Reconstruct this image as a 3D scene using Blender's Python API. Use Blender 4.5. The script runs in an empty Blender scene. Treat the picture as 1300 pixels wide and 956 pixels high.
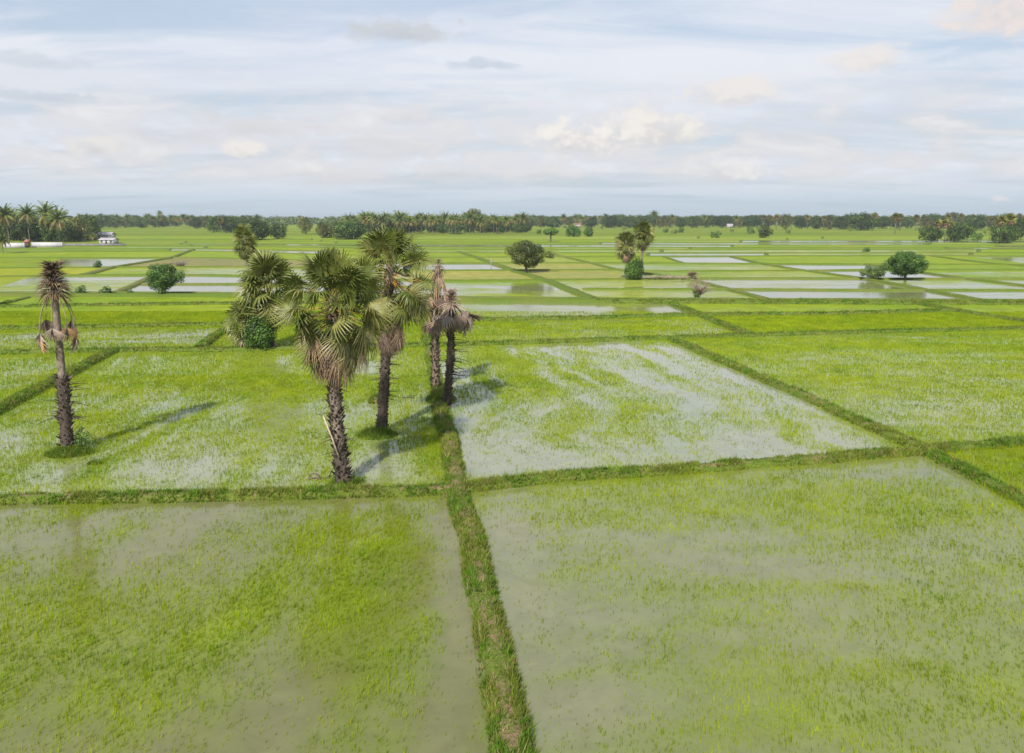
import bpy, math, random
import numpy as np
from mathutils import Vector, Matrix
R = math.radians
random.seed(7)
rng = np.random.default_rng(11)
sc = bpy.context.scene
COL = sc.collection

# ------------------------------------------------------------------ camera
H = 16.0; F = 1012.0; CX, CY, HOR = 650.0, 433.0, 275.0
PITCH = math.atan((CY - HOR) / F)
cp, sp = math.cos(PITCH), math.sin(PITCH)
def ray(px, py):
    a = (px - CX) / F; b = (CY - py) / F
    return a, cp + b * sp, -sp + b * cp
def g(px, py, z=0.0):                       # photo pixel -> point on the ground
    x, y, dz = ray(px, py)
    if dz > -0.004: dz = -0.004
    t = (H - z) / -dz
    return (x * t, y * t)
def lift(px, py, Y):                        # photo pixel at known distance -> x, z
    x, y, dz = ray(px, py)
    t = Y / y
    return (x * t, H + dz * t)
cam_d = bpy.data.cameras.new("camera"); cam = bpy.data.objects.new("camera", cam_d); COL.objects.link(cam)
cam.location = (0, 0, H); cam.rotation_euler = (math.pi / 2 - PITCH, 0, 0)
cam_d.sensor_width = 36; cam_d.lens = 36 * F / 1300; cam_d.shift_y = -45 / 1300
cam_d.clip_start = 0.1; cam_d.clip_end = 60000
sc.camera = cam

# ------------------------------------------------------------------ node helpers
def mat(name):
    m = bpy.data.materials.new(name); m.use_nodes = True
    nt = m.node_tree; nt.nodes.clear()
    return m, nt
class N:
    def __init__(s, nt): s.nt = nt
    def new(s, t, **kw):
        n = s.nt.nodes.new(t)
        for k, v in kw.items(): setattr(n, k, v)
        return n
    def put(s, sock, v):
        if isinstance(v, bpy.types.NodeSocket): s.nt.links.new(v, sock)
        elif isinstance(v, (tuple, list)) and len(v) == 3 and sock.type == 'RGBA': sock.default_value = (*v, 1)
        else: sock.default_value = v
    def m(s, op, a, b=0.0, c=None, clamp=False):
        n = s.new('ShaderNodeMath', operation=op, use_clamp=clamp)
        s.put(n.inputs[0], a); s.put(n.inputs[1], b)
        if c is not None: s.put(n.inputs[2], c)
        return n.outputs[0]
    def v(s, op, a, b=None):
        n = s.new('ShaderNodeVectorMath', operation=op); s.put(n.inputs[0], a)
        if b is not None: s.put(n.inputs[1], b)
        return n.outputs[0]
    def noise(s, vec, scale, detail=3, rough=.5, dist=0.0):
        n = s.new('ShaderNodeTexNoise'); s.put(n.inputs['Vector'], vec)
        n.inputs['Scale'].default_value = scale; n.inputs['Detail'].default_value = detail
        n.inputs['Roughness'].default_value = rough; n.inputs['Distortion'].default_value = dist
        return n.outputs['Fac']
    def mix(s, f, a, b, mode='MIX'):
        n = s.new('ShaderNodeMix', data_type='RGBA', blend_type=mode)
        s.put(n.inputs[0], f); s.put(n.inputs[6], a); s.put(n.inputs[7], b)
        return n.outputs[2]
    def rng(s, x, a, b, c=0.0, d=1.0, smooth=False):
        n = s.new('ShaderNodeMapRange', interpolation_type='SMOOTHSTEP' if smooth else 'LINEAR')
        s.put(n.inputs[0], x); s.put(n.inputs[1], a); s.put(n.inputs[2], b); s.put(n.inputs[3], c); s.put(n.inputs[4], d)
        return n.outputs[0]
    def attr(s, name):
        n = s.new('ShaderNodeAttribute', attribute_name=name); return n
    def comb(s, x, y, z):
        n = s.new('ShaderNodeCombineXYZ'); s.put(n.inputs[0], x); s.put(n.inputs[1], y); s.put(n.inputs[2], z); return n.outputs[0]
    def sep(s, v):
        n = s.new('ShaderNodeSeparateXYZ'); s.put(n.inputs[0], v); return n.outputs

# ------------------------------------------------------------------ world / sun
SUN_EL, SUN_AZ = R(41), R(18)      # shadows fall to +Y, a little to +X
w = bpy.data.worlds.new("World"); sc.world = w; w.use_nodes = True
nt = w.node_tree; nt.nodes.clear(); n = N(nt)
sky = n.new('ShaderNodeTexSky', sky_type='NISHITA'); sky.sun_disc = False
sky.sun_elevation = SUN_EL; sky.sun_rotation = math.pi + SUN_AZ; sky.altitude = 0
sky.air_density = 1.0; sky.dust_density = 2.0; sky.ozone_density = 1.5
tc = n.new('ShaderNodeTexCoord').outputs['Generated']
d = n.v('NORMALIZE', tc)
dx, dy, dz = n.sep(d)
az = n.m('ARCTAN2', dx, dy)                 # azimuth from +Y, + to the right
el = n.m('ARCSINE', dz)
elp = n.m('MAXIMUM', dz, 0.0)
k = n.m('ADD', elp, 0.10)
plane = n.comb(n.m('DIVIDE', dx, k), n.m('DIVIDE', dy, k), 0.0)
STR = 0.10
def c255(*c): return tuple((((v / 255 + .055) / 1.055) ** 2.4) / EXPO / STR for v in c)
EXPO = 2 ** 0.48
# thin high layer
warp = n.noise(n.v('MULTIPLY', plane, (0.5, 0.9, 1)), 1.1, 4, .55, .6)
wv = n.v('ADD', n.v('MULTIPLY', plane, (0.42, 1.15, 1)), n.comb(n.m('MULTIPLY', warp, .9), n.m('MULTIPLY', warp, .5), 3.7))
hi = n.noise(wv, 1.5, 7, .56, .35)
hi2 = n.noise(n.v('MULTIPLY', plane, (0.25, .6, 1)), 1.3, 3, .5)
veil = n.rng(n.m('ADD', hi, n.m('MULTIPLY', n.m('SUBTRACT', hi2, .5), .8)), .30, .56, 0.0, 1.0, True)
blue = c255(182, 204, 227)
white = c255(233, 237, 245)
col = n.mix(n.rng(veil, 0, 1, .28, 1.0), n.mix(.55, sky.outputs[0], blue), white)
# lavender / grey modulation of the veil
hn = n.noise(n.v('ADD', plane, (5.1, 2.2, 0)), .8, 5, .6, .4)
col = n.mix(n.rng(hn, .42, .66, 0, .5), col, c255(213, 221, 238))
# low grey-beige cloud deck between 1.5 and 9 degrees
lowv = n.comb(n.m('MULTIPLY', az, 7.5), n.m('MULTIPLY', el, 22.0), 0.0)
ln = n.noise(lowv, 1.3, 7, .6, .5)
lowm = n.m('MULTIPLY', n.rng(el, R(1.2), R(3.0), 0, 1, True), n.rng(el, R(5.0), R(11.0), 1, 0, True))
lowm = n.m('MULTIPLY', lowm, n.rng(ln, .36, .60, .15, .9, True))
col = n.mix(lowm, col, n.mix(n.rng(ln, .45, .68), c255(212, 214, 218), c255(236, 235, 236)))
# horizon band: blue grey distance
hz = n.rng(el, R(0.2), R(3.3), 1, 0, True)
col = n.mix(n.m('MULTIPLY', hz, .9), col, c255(190, 207, 219))
# cumulus clouds standing at given directions
def dirpx(px, py):
    x, y, z = ray(px, py); L = math.sqrt(x * x + y * y + z * z)
    return math.atan2(x, y), math.asin(z / L)
cn = n.noise(n.comb(n.m('MULTIPLY', az, 20.0), n.m('MULTIPLY', el, 30.0), 1.3), 1.5, 8, .6, .25)
cn2 = n.noise(n.comb(n.m('MULTIPLY', az, 9.0), n.m('MULTIPLY', el, 26.0), 8.3), 1.0, 4, .55)
for (px, py, wpx, hpx, opa, top, bot) in [
        (930, 124, 74, 30, .85, (240, 234, 230), (214, 213, 216)),
        (825, 170, 90, 42, .95, (243, 238, 232), (212, 210, 211)),
        (738, 182, 72, 38, .95, (245, 240, 235), (211, 210, 212)),
        (925, 220, 56, 24, .95, (238, 236, 236), (212, 214, 218)),
        (1030, 222, 70, 14, .5, (232, 230, 230), (210, 212, 216)),
        (308, 193, 38, 20, .95, (240, 236, 232), (208, 208, 212)),
        (225, 175, 70, 20, .45, (214, 215, 220), (202, 204, 208)),
        (122, 190, 46, 26, .8, (234, 231, 228), (208, 208, 210)),
        (1105, 80, 74, 26, .8, (240, 233, 229), (216, 215, 219)),
        (1275, 25, 100, 50, .9, (238, 228, 223), (220, 215, 216)),
        (520, 150, 46, 16, .5, (226, 225, 226), (208, 210, 216)),
        (510, 44, 84, 22, .8, (206, 209, 214), (194, 198, 206)), (40, 80, 90, 16, .5, (202, 210, 220), (192, 202, 214)), (60, 125, 110, 10, .55, (196, 207, 219), (188, 201, 214)), (620, 84, 70, 10, .6, (190, 205, 220), (186, 200, 215)), (330, 165, 110, 24, .5, (216, 216, 220), (206, 207, 212)), (480, 190, 80, 26, .5, (222, 221, 222), (208, 209, 213)),
        (430, 228, 110, 18, .5, (222, 221, 222), (206, 207, 210)),
        (560, 222, 70, 18, .55, (224, 224, 225), (207, 208, 211)),
        (700, 222, 90, 16, .6, (228, 227, 227), (208, 210, 212)),
        (1265, 255, 22, 8, .6, (234, 230, 230), (210, 212, 216)),
        (-180, 150, 120, 50, .8, (236, 232, 230), (208, 208, 212)),
        (-420, 90, 90, 30, .7, (232, 230, 228), (208, 210, 212)),
        (1600, 180, 130, 60, .8, (236, 233, 230), (208, 208, 212)),
        (1850, 210, 90, 26, .8, (236, 233, 230), (208, 208, 212))]:
    a0, e0 = dirpx(px, py); wa = wpx / F * math.cos(a0) ** 2 * 1.1; he = hpx / F * math.cos(a0)
    u = n.m('DIVIDE', n.m('SUBTRACT', az, a0), wa)
    v = n.m('DIVIDE', n.m('SUBTRACT', el, e0), he)
    vlow = n.m('MULTIPLY', n.m('MINIMUM', v, 0.0), .55)      # stretched soft base
    v2 = n.m('ADD', v, vlow)
    r = n.m('SQRT', n.m('ADD', n.m('MULTIPLY', u, u), n.m('MULTIPLY', v2, v2)))
    f = n.m('ADD', n.m('SUBTRACT', 1.0, r), n.m('MULTIPLY', n.m('SUBTRACT', cn, .5), 2.2))
    f = n.m('ADD', f, n.m('MULTIPLY', n.m('SUBTRACT', cn2, .5), .9))
    edge = n.rng(v, -.6, .4, 1.2, .62)
    msk = n.m('MULTIPLY', n.rng(f, 0.05, edge, 0, opa, True), n.rng(r, 1.2, 1.9, 1, 0, True))
    shade = n.rng(n.m('ADD', v, n.m('MULTIPLY', n.m('SUBTRACT', cn, .5), 4.0)), -.7, .6, 0, 1, True)
    col = n.mix(msk, col, n.mix(shade, c255(*bot), c255(*top)))
col = n.mix(n.rng(el, R(24), R(46), 0, .72, True), col, n.mix(.5, sky.outputs[0], c255(105, 145, 200)))
col = n.mix(n.rng(el, R(-3), R(-.2), 1, 0), col, c255(120, 135, 110))
bg = n.new('ShaderNodeBackground'); n.put(bg.inputs[0], col); bg.inputs[1].default_value = STR
out = n.new('ShaderNodeOutputWorld'); nt.links.new(bg.outputs[0], out.inputs[0])
w.cycles.sampling_method = 'MANUAL'; w.cycles.sample_map_resolution = 512

sl = bpy.data.lights.new("sun", 'SUN'); sl.energy = 4.7; sl.angle = R(2.6); sl.color = (1, .95, .86)
so = bpy.data.objects.new("sun", sl); COL.objects.link(so)
Ld = Vector((math.sin(SUN_AZ) * math.cos(SUN_EL), math.cos(SUN_AZ) * math.cos(SUN_EL), -math.sin(SUN_EL)))
so.rotation_euler = Ld.to_track_quat('-Z', 'Y').to_euler(); so.location = (-20, -40, 60)
sc.view_settings.view_transform = 'Standard'; sc.view_settings.look = 'None'
sc.view_settings.exposure = .48; sc.view_settings.gamma = 1
sc.cycles.max_bounces = 6; sc.cycles.transparent_max_bounces = 8; sc.cycles.volume_bounces = 0
sc.cycles.use_denoising = True

# ------------------------------------------------------------------ numpy noise
def vnoise(x, y, seed=0):
    xi = np.floor(x).astype(np.int64); yi = np.floor(y).astype(np.int64)
    xf = x - xi; yf = y - yi
    def h(a, b):
        q = (a * 374761393 + b * 668265263 + seed * 1442695041) & 0xffffffff
        q = ((q ^ (q >> 13)) * 1274126177) & 0xffffffff
        return ((q ^ (q >> 16)) & 0xffff) / 65535.0
    u = xf * xf * (3 - 2 * xf); v = yf * yf * (3 - 2 * yf)
    return (h(xi, yi) * (1 - u) + h(xi + 1, yi) * u) * (1 - v) + (h(xi, yi + 1) * (1 - u) + h(xi + 1, yi + 1) * u) * v
def fbm(x, y, seed=0, oct=4, rough=.5):
    s = 0; a = 1; t = 0
    for i in range(oct):
        s = s + a * vnoise(x * 2 ** i + 17 * i, y * 2 ** i - 9 * i, seed + i); t += a; a *= rough
    return s / t
def sstep(x, a, b):
    t = np.clip((x - a) / (b - a), 0, 1); return t * t * (3 - 2 * t)

# ------------------------------------------------------------------ object helpers
def tag(o, label=None, cat=None, group=None, kind=None):
    if label: o["label"] = label
    if cat: o["category"] = cat
    if group: o["group"] = group
    if kind: o["kind"] = kind
    return o
def empty(name, loc, rz=0.0):
    o = bpy.data.objects.new(name, None); o.location = loc; o.rotation_euler = (0, 0, rz)
    o.empty_display_size = .3; COL.objects.link(o); return o
def mesh_obj(name, V, Fq, material, parent=None, attrs=None, smooth=False, loc=None):
    """V (n,3); Fq: list of arrays (m,3) / (m,4)"""
    V = np.asarray(V, dtype=np.float32)
    me = bpy.data.meshes.new(name)
    faces = [np.asarray(f, dtype=np.int32) for f in Fq if len(f)]
    nl = sum(f.size for f in faces); nf = sum(len(f) for f in faces)
    me.vertices.add(len(V)); me.vertices.foreach_set("co", V.ravel())
    me.loops.add(nl); me.polygons.add(nf)
    me.loops.foreach_set("vertex_index", np.concatenate([f.ravel() for f in faces]))
    tot = np.concatenate([np.full(len(f), f.shape[1], np.int32) for f in faces])
    st = np.concatenate([[0], np.cumsum(tot)[:-1]]).astype(np.int32)
    me.polygons.foreach_set("loop_start", st)
    me.update(calc_edges=True)
    for k, a in (attrs or {}).items():
        a = np.asarray(a, dtype=np.float32)
        if a.ndim == 1:
            at = me.attributes.new(k, 'FLOAT', 'POINT'); at.data.foreach_set("value", a)
        else:
            at = me.attributes.new(k, 'FLOAT_COLOR', 'POINT')
            if a.shape[1] == 3: a = np.hstack([a, np.ones((len(a), 1), np.float32)])
            at.data.foreach_set("color", a.ravel())
    if smooth: me.polygons.foreach_set("use_smooth", np.ones(nf, bool))
    me.materials.append(material)
    me.validate()
    o = bpy.data.objects.new(name, me); COL.objects.link(o)
    if parent is not None: o.parent = parent
    if loc is not None: o.location = loc
    return o
class G:
    """geometry collector with a colour per vertex"""
    def __init__(s): s.v = []; s.t = []; s.q = []; s.c = []; s.n = 0
    def add(s, V, T=None, Q=None, c=(1, 1, 1)):
        V = np.asarray(V, float); c = np.asarray(c, float)
        if c.ndim == 1: c = np.tile(c, (len(V), 1))
        s.v.append(V); s.c.append(c)
        if T is not None and len(T): s.t.append(np.asarray(T) + s.n)
        if Q is not None and len(Q): s.q.append(np.asarray(Q) + s.n)
        s.n += len(V)
    def build(s, name, material, parent=None, smooth=False, loc=None):
        V = np.vstack(s.v); C_ = np.vstack(s.c)
        f = []
        if s.t: f.append(np.vstack(s.t))
        if s.q: f.append(np.vstack(s.q))
        return mesh_obj(name, V, f, material, parent, {"col": C_}, smooth, loc)
    def tube(s, pts, rad, seg=8, c=(1, 1, 1), cap=True, jit=0.0):
        pts = np.asarray(pts, float); n_ = len(pts); rad = np.broadcast_to(rad, n_)
        T = np.gradient(pts, axis=0); T /= np.linalg.norm(T, axis=1)[:, None] + 1e-9
        ref = np.array([0, 0, 1.0]) if abs(T[0][2]) < .8 else np.array([1.0, 0, 0])
        A = np.cross(T, ref); A /= np.linalg.norm(A, axis=1)[:, None] + 1e-9
        B = np.cross(T, A)
        an = np.arange(seg) * 2 * np.pi / seg
        rr = rad[:, None] * (1 + jit * rng.uniform(-1, 1, (n_, seg)))
        V = pts[:, None, :] + rr[..., None] * (np.cos(an)[None, :, None] * A[:, None, :] + np.sin(an)[None, :, None] * B[:, None, :])
        V = V.reshape(-1, 3)
        i = np.arange(n_ - 1)[:, None] * seg; j = np.arange(seg)[None, :]; j2 = (j + 1) % seg
        Q = np.stack([i + j, i + j2, i + seg + j2, i + seg + j], -1).reshape(-1, 4)
        Tt = []
        if cap:
            V = np.vstack([V, pts[0], pts[-1]]); a = n_ * seg
            for k_ in range(seg):
                Tt.append((a, (k_ + 1) % seg, k_)); Tt.append((a + 1, (n_ - 1) * seg + k_, (n_ - 1) * seg + (k_ + 1) % seg))
        s.add(V, Tt, Q, c)
    def box(s, x0, x1, y0, y1, z0, z1, c=(1, 1, 1), M=None):
        V = np.array([[x, y, z] for z in (z0, z1) for y in (y0, y1) for x in (x0, x1)], float)
        if M is not None: V = np.array([M @ Vector(p) for p in V])
        s.add(V, None, [(0, 2, 3, 1), (4, 5, 7, 6), (0, 1, 5, 4), (2, 6, 7, 3), (0, 4, 6, 2), (1, 3, 7, 5)], c)

def dup(root, loc, rz, scale=None, label=None, group=None, cat=None):
    r = root.copy(); COL.objects.link(r); r.location = loc; r.rotation_euler = (0, 0, rz)
    if scale is not None: r.scale = scale
    tag(r, label, cat, group)
    for ch in list(root.children):
        c = ch.copy(); COL.objects.link(c); c.parent = r
    return r

# ------------------------------------------------------------------ materials
def veg_mat(name, trans=.35, rough=.55, spec=.3, var=.25, objvar=0.0, nscale=3.0):
    m, nt = mat(name); n = N(nt)
    a = n.attr("col").outputs[0]
    geo = n.new('ShaderNodeNewGeometry').outputs['Position']
    ns = n.noise(geo, nscale, 3)
    c = n.mix(1.0, a, n.comb(*([n.rng(ns, .3, .7, 1 - var, 1 + var)] * 3)), 'MULTIPLY')
    if objvar:
        oi = n.new('ShaderNodeObjectInfo').outputs['Random']
        c = n.mix(n.m('MULTIPLY', oi, objvar), c, n.mix(1.0, c, (1.35, 1.12, .85), 'MULTIPLY'))
        oi2 = n.m('FRACT', n.m('MULTIPLY', oi, 7.31))
        c = n.mix(1.0, c, n.comb(*([n.rng(oi2, 0, 1, .72, 1.3)] * 3)), 'MULTIPLY')
    p = n.new('ShaderNodeBsdfPrincipled'); n.put(p.inputs['Base Color'], c)
    p.inputs['Roughness'].default_value = rough; p.inputs['Specular IOR Level'].default_value = spec
    o = n.new('ShaderNodeOutputMaterial')
    if trans > 0:
        t = n.new('ShaderNodeBsdfTranslucent'); n.put(t.inputs[0], n.mix(1.0, c, (1.1, 1.25, .6), 'MULTIPLY'))
        mx = n.new('ShaderNodeMixShader'); mx.inputs[0].default_value = trans
        nt.links.new(p.outputs[0], mx.inputs[1]); nt.links.new(t.outputs[0], mx.inputs[2]); nt.links.new(mx.outputs[0], o.inputs[0])
    else: nt.links.new(p.outputs[0], o.inputs[0])
    return m
M_RICE = veg_mat("rice_blades", .55, .5, .3, .2, nscale=.6)
M_GRASS = veg_mat("grass_blades", .35, .6, .25, .3, nscale=1.2)
M_FAN = veg_mat("fan_leaf", .18, .45, .45, .22)
M_LEAF = veg_mat("broad_leaf", .14, .5, .4, .22)
M_LEAFD = veg_mat("distant_leaf", .12, .6, .3, .2, objvar=.8, nscale=.4)
M_DEAD = veg_mat("dry_leaf", .12, .7, .2, .25)

m, nt = mat("trunk_bark"); n = N(nt); M_BARK = m
pos = n.new('ShaderNodeNewGeometry').outputs['Position']
a = n.attr("col").outputs[0]
ns = n.noise(n.v('MULTIPLY', pos, (1, 1, .5)), 9, 6, .65)
c = n.mix(1.0, a, n.comb(*([n.rng(ns, .3, .7, .45, 1.6)] * 3)), 'MULTIPLY')
p = n.new('ShaderNodeBsdfPrincipled'); n.put(p.inputs['Base Color'], c); p.inputs['Roughness'].default_value = .85
b = n.new('ShaderNodeBump'); b.inputs['Strength'].default_value = .8; b.inputs['Distance'].default_value = .05
n.put(b.inputs['Height'], ns); nt.links.new(b.outputs[0], p.inputs['Normal'])
o = n.new('ShaderNodeOutputMaterial'); nt.links.new(p.outputs[0], o.inputs[0])

def plain(name, colr, rough=.7, var=.15, scale=2.0, metal=0.0):
    m, nt = mat(name); n = N(nt)
    pos = n.new('ShaderNodeNewGeometry').outputs['Position']
    ns = n.noise(pos, scale, 5, .6)
    c = n.mix(1.0, colr, n.comb(*([n.rng(ns, .3, .7, 1 - var, 1 + var)] * 3)), 'MULTIPLY')
    p = n.new('ShaderNodeBsdfPrincipled'); n.put(p.inputs['Base Color'], c); p.inputs['Roughness'].default_value = rough
    p.inputs['Metallic'].default_value = metal
    o = n.new('ShaderNodeOutputMaterial'); nt.links.new(p.outputs[0], o.inputs[0]); return m

# --- paddy field: muddy water with rice cover
m, nt = mat("paddy_water"); n = N(nt); M_PADDY = m
pos = n.new('ShaderNodeNewGeometry').outputs['Position']
cov = n.attr("cov").outputs[2]; far = n.attr("far").outputs[2]; dry = n.attr("dry").outputs[2]
tone = n.attr("tone").outputs[0]
nA = n.noise(pos, .9, 4, .6, .3); nB = n.noise(pos, 5.0, 3, .6); nC = n.noise(pos, .12, 4, .6)
fac = n.m('ADD', cov, n.m('ADD', n.m('MULTIPLY', n.m('SUBTRACT', nA, .5), n.rng(far, 0, 1, .7, .5)), n.m('MULTIPLY', n.m('SUBTRACT', nB, .5), .35)))
fac = n.rng(fac, .12, .88, 0, 1, True)
fac = n.m('MULTIPLY', fac, n.rng(far, 0, 1, .32, .95))
fac = n.m('MAXIMUM', fac, n.m('MULTIPLY', n.rng(cov, .85, 1.0, 0, 1, True), n.rng(far, 0, 1, .55, 1)))
murk = n.attr('murk').outputs[2]
mud = n.mix(n.rng(nC, .35, .65), n.mix(murk, (.118, .122, .036), (.205, .228, .155)), n.mix(murk, (.148, .140, .050), (.235, .240, .165)))
mud = n.mix(n.m('MULTIPLY', n.rng(cov, 0, .7), .6), mud, n.mix(murk, (.092, .112, .010), (.19, .230, .040)))
mud = n.mix(1.0, mud, n.comb(*([n.rng(n.noise(pos, .7, 6, .7, .5), .3, .7, .86, 1.14)] * 3)), 'MULTIPLY')
pw = n.new('ShaderNodeBsdfPrincipled'); n.put(pw.inputs['Base Color'], mud)
pw.inputs['Roughness'].default_value = .07; pw.inputs['IOR'].default_value = 1.37
bw = n.new('ShaderNodeBump'); bw.inputs['Strength'].default_value = .2; bw.inputs['Distance'].default_value = .012
rip = n.noise(n.v('MULTIPLY', pos, (1, 1.8, 1)), 5.5, 3, .6, .4)
n.put(bw.inputs['Height'], rip); nt.links.new(bw.outputs[0], pw.inputs['Normal'])
pr = n.new('ShaderNodeBsdfPrincipled')
rc = n.mix(1.0, tone, n.comb(*([n.rng(n.noise(pos, .22, 7, .72), .3, .7, .72, 1.26)] * 3)), 'MULTIPLY')
rc = n.mix(1.0, rc, n.comb(*([n.rng(n.noise(pos, 8, 2, .6), .3, .7, .85, 1.15)] * 3)), 'MULTIPLY')
n.put(pr.inputs['Base Color'], rc); pr.inputs['Roughness'].default_value = .8; pr.inputs['Specular IOR Level'].default_value = .15
br = n.new('ShaderNodeBump'); br.inputs['Strength'].default_value = .6; br.inputs['Distance'].default_value = .15
n.put(br.inputs['Height'], nB); nt.links.new(br.outputs[0], pr.inputs['Normal'])
mx = n.new('ShaderNodeMixShader'); n.put(mx.inputs[0], n.m('MAXIMUM', fac, dry))
nt.links.new(pw.outputs[0], mx.inputs[1]); nt.links.new(pr.outputs[0], mx.inputs[2])
o = n.new('ShaderNodeOutputMaterial'); nt.links.new(mx.outputs[0], o.inputs[0])

# --- bund: grassy earth bank
m, nt = mat("bund_earth"); n = N(nt); M_BUND = m
pos = n.new('ShaderNodeNewGeometry').outputs['Position']
soilm = n.attr("soil").outputs[2]
nA = n.noise(pos, .55, 7, .72, .8); nB = n.noise(pos, 7.0, 4, .65); nD = n.noise(pos, .06, 3, .6)
gcol = n.mix(n.rng(nB, .35, .65), (.055, .095, .012), (.13, .18, .022))
gcol = n.mix(n.m('MULTIPLY', n.rng(nD, .45, .7), .5), gcol, (.16, .15, .04))
scol = n.mix(n.rng(nB, .3, .7), (.15, .105, .055), (.26, .185, .105))
f = n.m('ADD', n.m('SUBTRACT', soilm, .5), n.m('MULTIPLY', n.m('SUBTRACT', nA, .5), 2.6))
c = n.mix(n.rng(f, -.1, .25, 0, 1, True), gcol, scol)
p = n.new('ShaderNodeBsdfPrincipled'); n.put(p.inputs['Base Color'], c); p.inputs['Roughness'].default_value = .9
p.inputs['Specular IOR Level'].default_value = .15
b = n.new('ShaderNodeBump'); b.inputs['Strength'].default_value = .9; b.inputs['Distance'].default_value = .12
n.put(b.inputs['Height'], nB); nt.links.new(b.outputs[0], p.inputs['Normal'])
o = n.new('ShaderNodeOutputMaterial'); nt.links.new(p.outputs[0], o.inputs[0])

# --- far plain
m, nt = mat("meadow"); n = N(nt); M_GROUND = m
pos = n.new('ShaderNodeNewGeometry').outputs['Position']
n1 = n.noise(n.v('MULTIPLY', pos, (.5, 1.6, 1)), .012, 5, .6, .5); n2 = n.noise(pos, .25, 5, .65); n3 = n.noise(n.v('MULTIPLY', pos, (.6, 2, 1)), .05, 4, .6)
c = n.mix(n.rng(n1, .35, .65), (.135, .20, .014), (.20, .24, .022))
c = n.mix(n.m('MULTIPLY', n.rng(n3, .5, .7), .5), c, (.12, .15, .035))
c = n.mix(n.m('MULTIPLY', n.rng(n2, .5, .75), .4), c, (.07, .12, .02))
p = n.new('ShaderNodeBsdfPrincipled'); n.put(p.inputs['Base Color'], c); p.inputs['Roughness'].default_value = .9
p.inputs['Specular IOR Level'].default_value = .1
o = n.new('ShaderNodeOutputMaterial'); nt.links.new(p.outputs[0], o.inputs[0])

# ------------------------------------------------------------------ ground
S = 7500
V = []; gx = np.concatenate([-np.geomspace(S, 20, 24), [0], np.geomspace(20, S, 24)])
XX, YY = np.meshgrid(gx, gx); nn = len(gx)
V = np.stack([XX.ravel(), YY.ravel(), np.full(XX.size, -.25)], 1)
i = np.arange(nn - 1)[:, None] * nn + np.arange(nn - 1)[None, :]
mesh_obj("ground", V, [np.stack([i, i + 1, i + nn + 1, i + nn], -1).reshape(-1, 4)], M_GROUND)["kind"] = "structure"

# ------------------------------------------------------------------ field lines (photo pixels)
XL, XR = -1300, 2700
L = {
 'A': [(XL, 668), (0, 637), (300, 631), (540, 625), (620, 618), (700, 608), (868, 598), (1012, 586), (1174, 574), (1300, 563), (XR, 462)],
 'B': [(XL, 466), (0, 449), (140, 446.5), (325, 445), (520, 440), (708, 435), (850, 430), (952, 427), (1140, 422), (1300, 418), (XR, 392)],
 'C': [(XL, 430), (0, 418), (260, 413.5), (420, 411), (612, 407), (780, 404), (876, 401), (1040, 400), (1152, 397), (1300, 394.5), (XR, 380)],
 'D': [(XL, 400), (0, 390), (260, 386.5), (470, 385)],
 'E': [(XL, 379), (0, 376), (260, 376.5), (400, 379), (590, 382), (780, 384), (1040, 385), (1300, 386), (XR, 388)],
 'E2': [(XL, 374), (0, 374), (260, 374.5), (400, 376), (590, 380), (780, 382), (1040, 383.5), (1300, 385), (XR, 387)],
 'F': [(XL, 354), (0, 351.8), (104, 350), (260, 349.6), (560, 357), (656, 356.5), (780, 355), (880, 354), (1040, 353.8), (1140, 354.5), (1300, 354.5), (XR, 356)],
 'F2': [(740, 367.5), (940, 368), (1100, 369), (1300, 369), (XR, 370)],
 'FL': [(180, 361.5), (330, 361), (560, 366)],
 'G': [(XL, 342), (0, 340.8), (140, 339.8), (300, 339), (556, 344), (780, 343), (820, 345), (1040, 344), (1096, 343), (1300, 343), (XR, 343)],
 'Hh': [(XL, 329), (0, 328), (260, 327.6), (552, 334.5), (780, 334.4), (1040, 335.6), (1300, 336.6), (XR, 337)],
 'I': [(XL, 321), (0, 320.8), (260, 319), (552, 327.5), (650, 327), (820, 325.8), (1180, 325), (1300, 326), (XR, 327)],
 'J': [(XL, 316), (0, 316), (260, 316), (552, 321.5), (1040, 321.3), (1300, 321.3), (XR, 321)],
 'K': [(XL, 313), (260, 313), (552, 317), (1040, 317), (XR, 317)],
 'K1': [(XL, 310.5), (260, 311), (552, 314), (1040, 314.4), (XR, 314)],
 'K2': [(XL, 308.6), (260, 309), (552, 310.5), (1040, 311.4), (XR, 311)],
 'K3': [(XL, 306.8), (260, 306.6), (552, 307.5), (1040, 308.6), (XR, 308)],
 'K4': [(XL, 304.6), (552, 305), (XR, 305.6)],
 'K5': [(XL, 302.6), (XR, 303)],
 'K6': [(XL, 300.4), (XR, 300.6)],
}
def ly(name, x):
    P = L[name]; return float(np.interp(x, [p[0] for p in P], [p[1] for p in P]))
LIME = (.180, .245, .004); YEL = (.225, .255, .006); GRN = (.140, .205, .008); PALE = (.200, .25, .03); TAN = (.25, .245, .045); BRN = (.185, .18, .055)
# cell: top line, bottom line, (x_top, x_bottom) left, (x_top, x_bottom) right, mean cover, contrast, streak ('x' or angle vector), tone, blobs
cells = []
def cell(t, b, l, r, cov, con=.35, streak='x', tone=LIME, blobs=(), dry=0.0, sw=2.0, murk=.55):
    cells.append(dict(murk=murk, t=t, b=b, l=l, r=r, cov=cov, con=con, streak=streak, tone=tone, blobs=blobs, dry=dry, sw=sw))
vL = ((143, 448), (0, 520)); vR = ((850, 431), (1174, 574))
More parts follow.
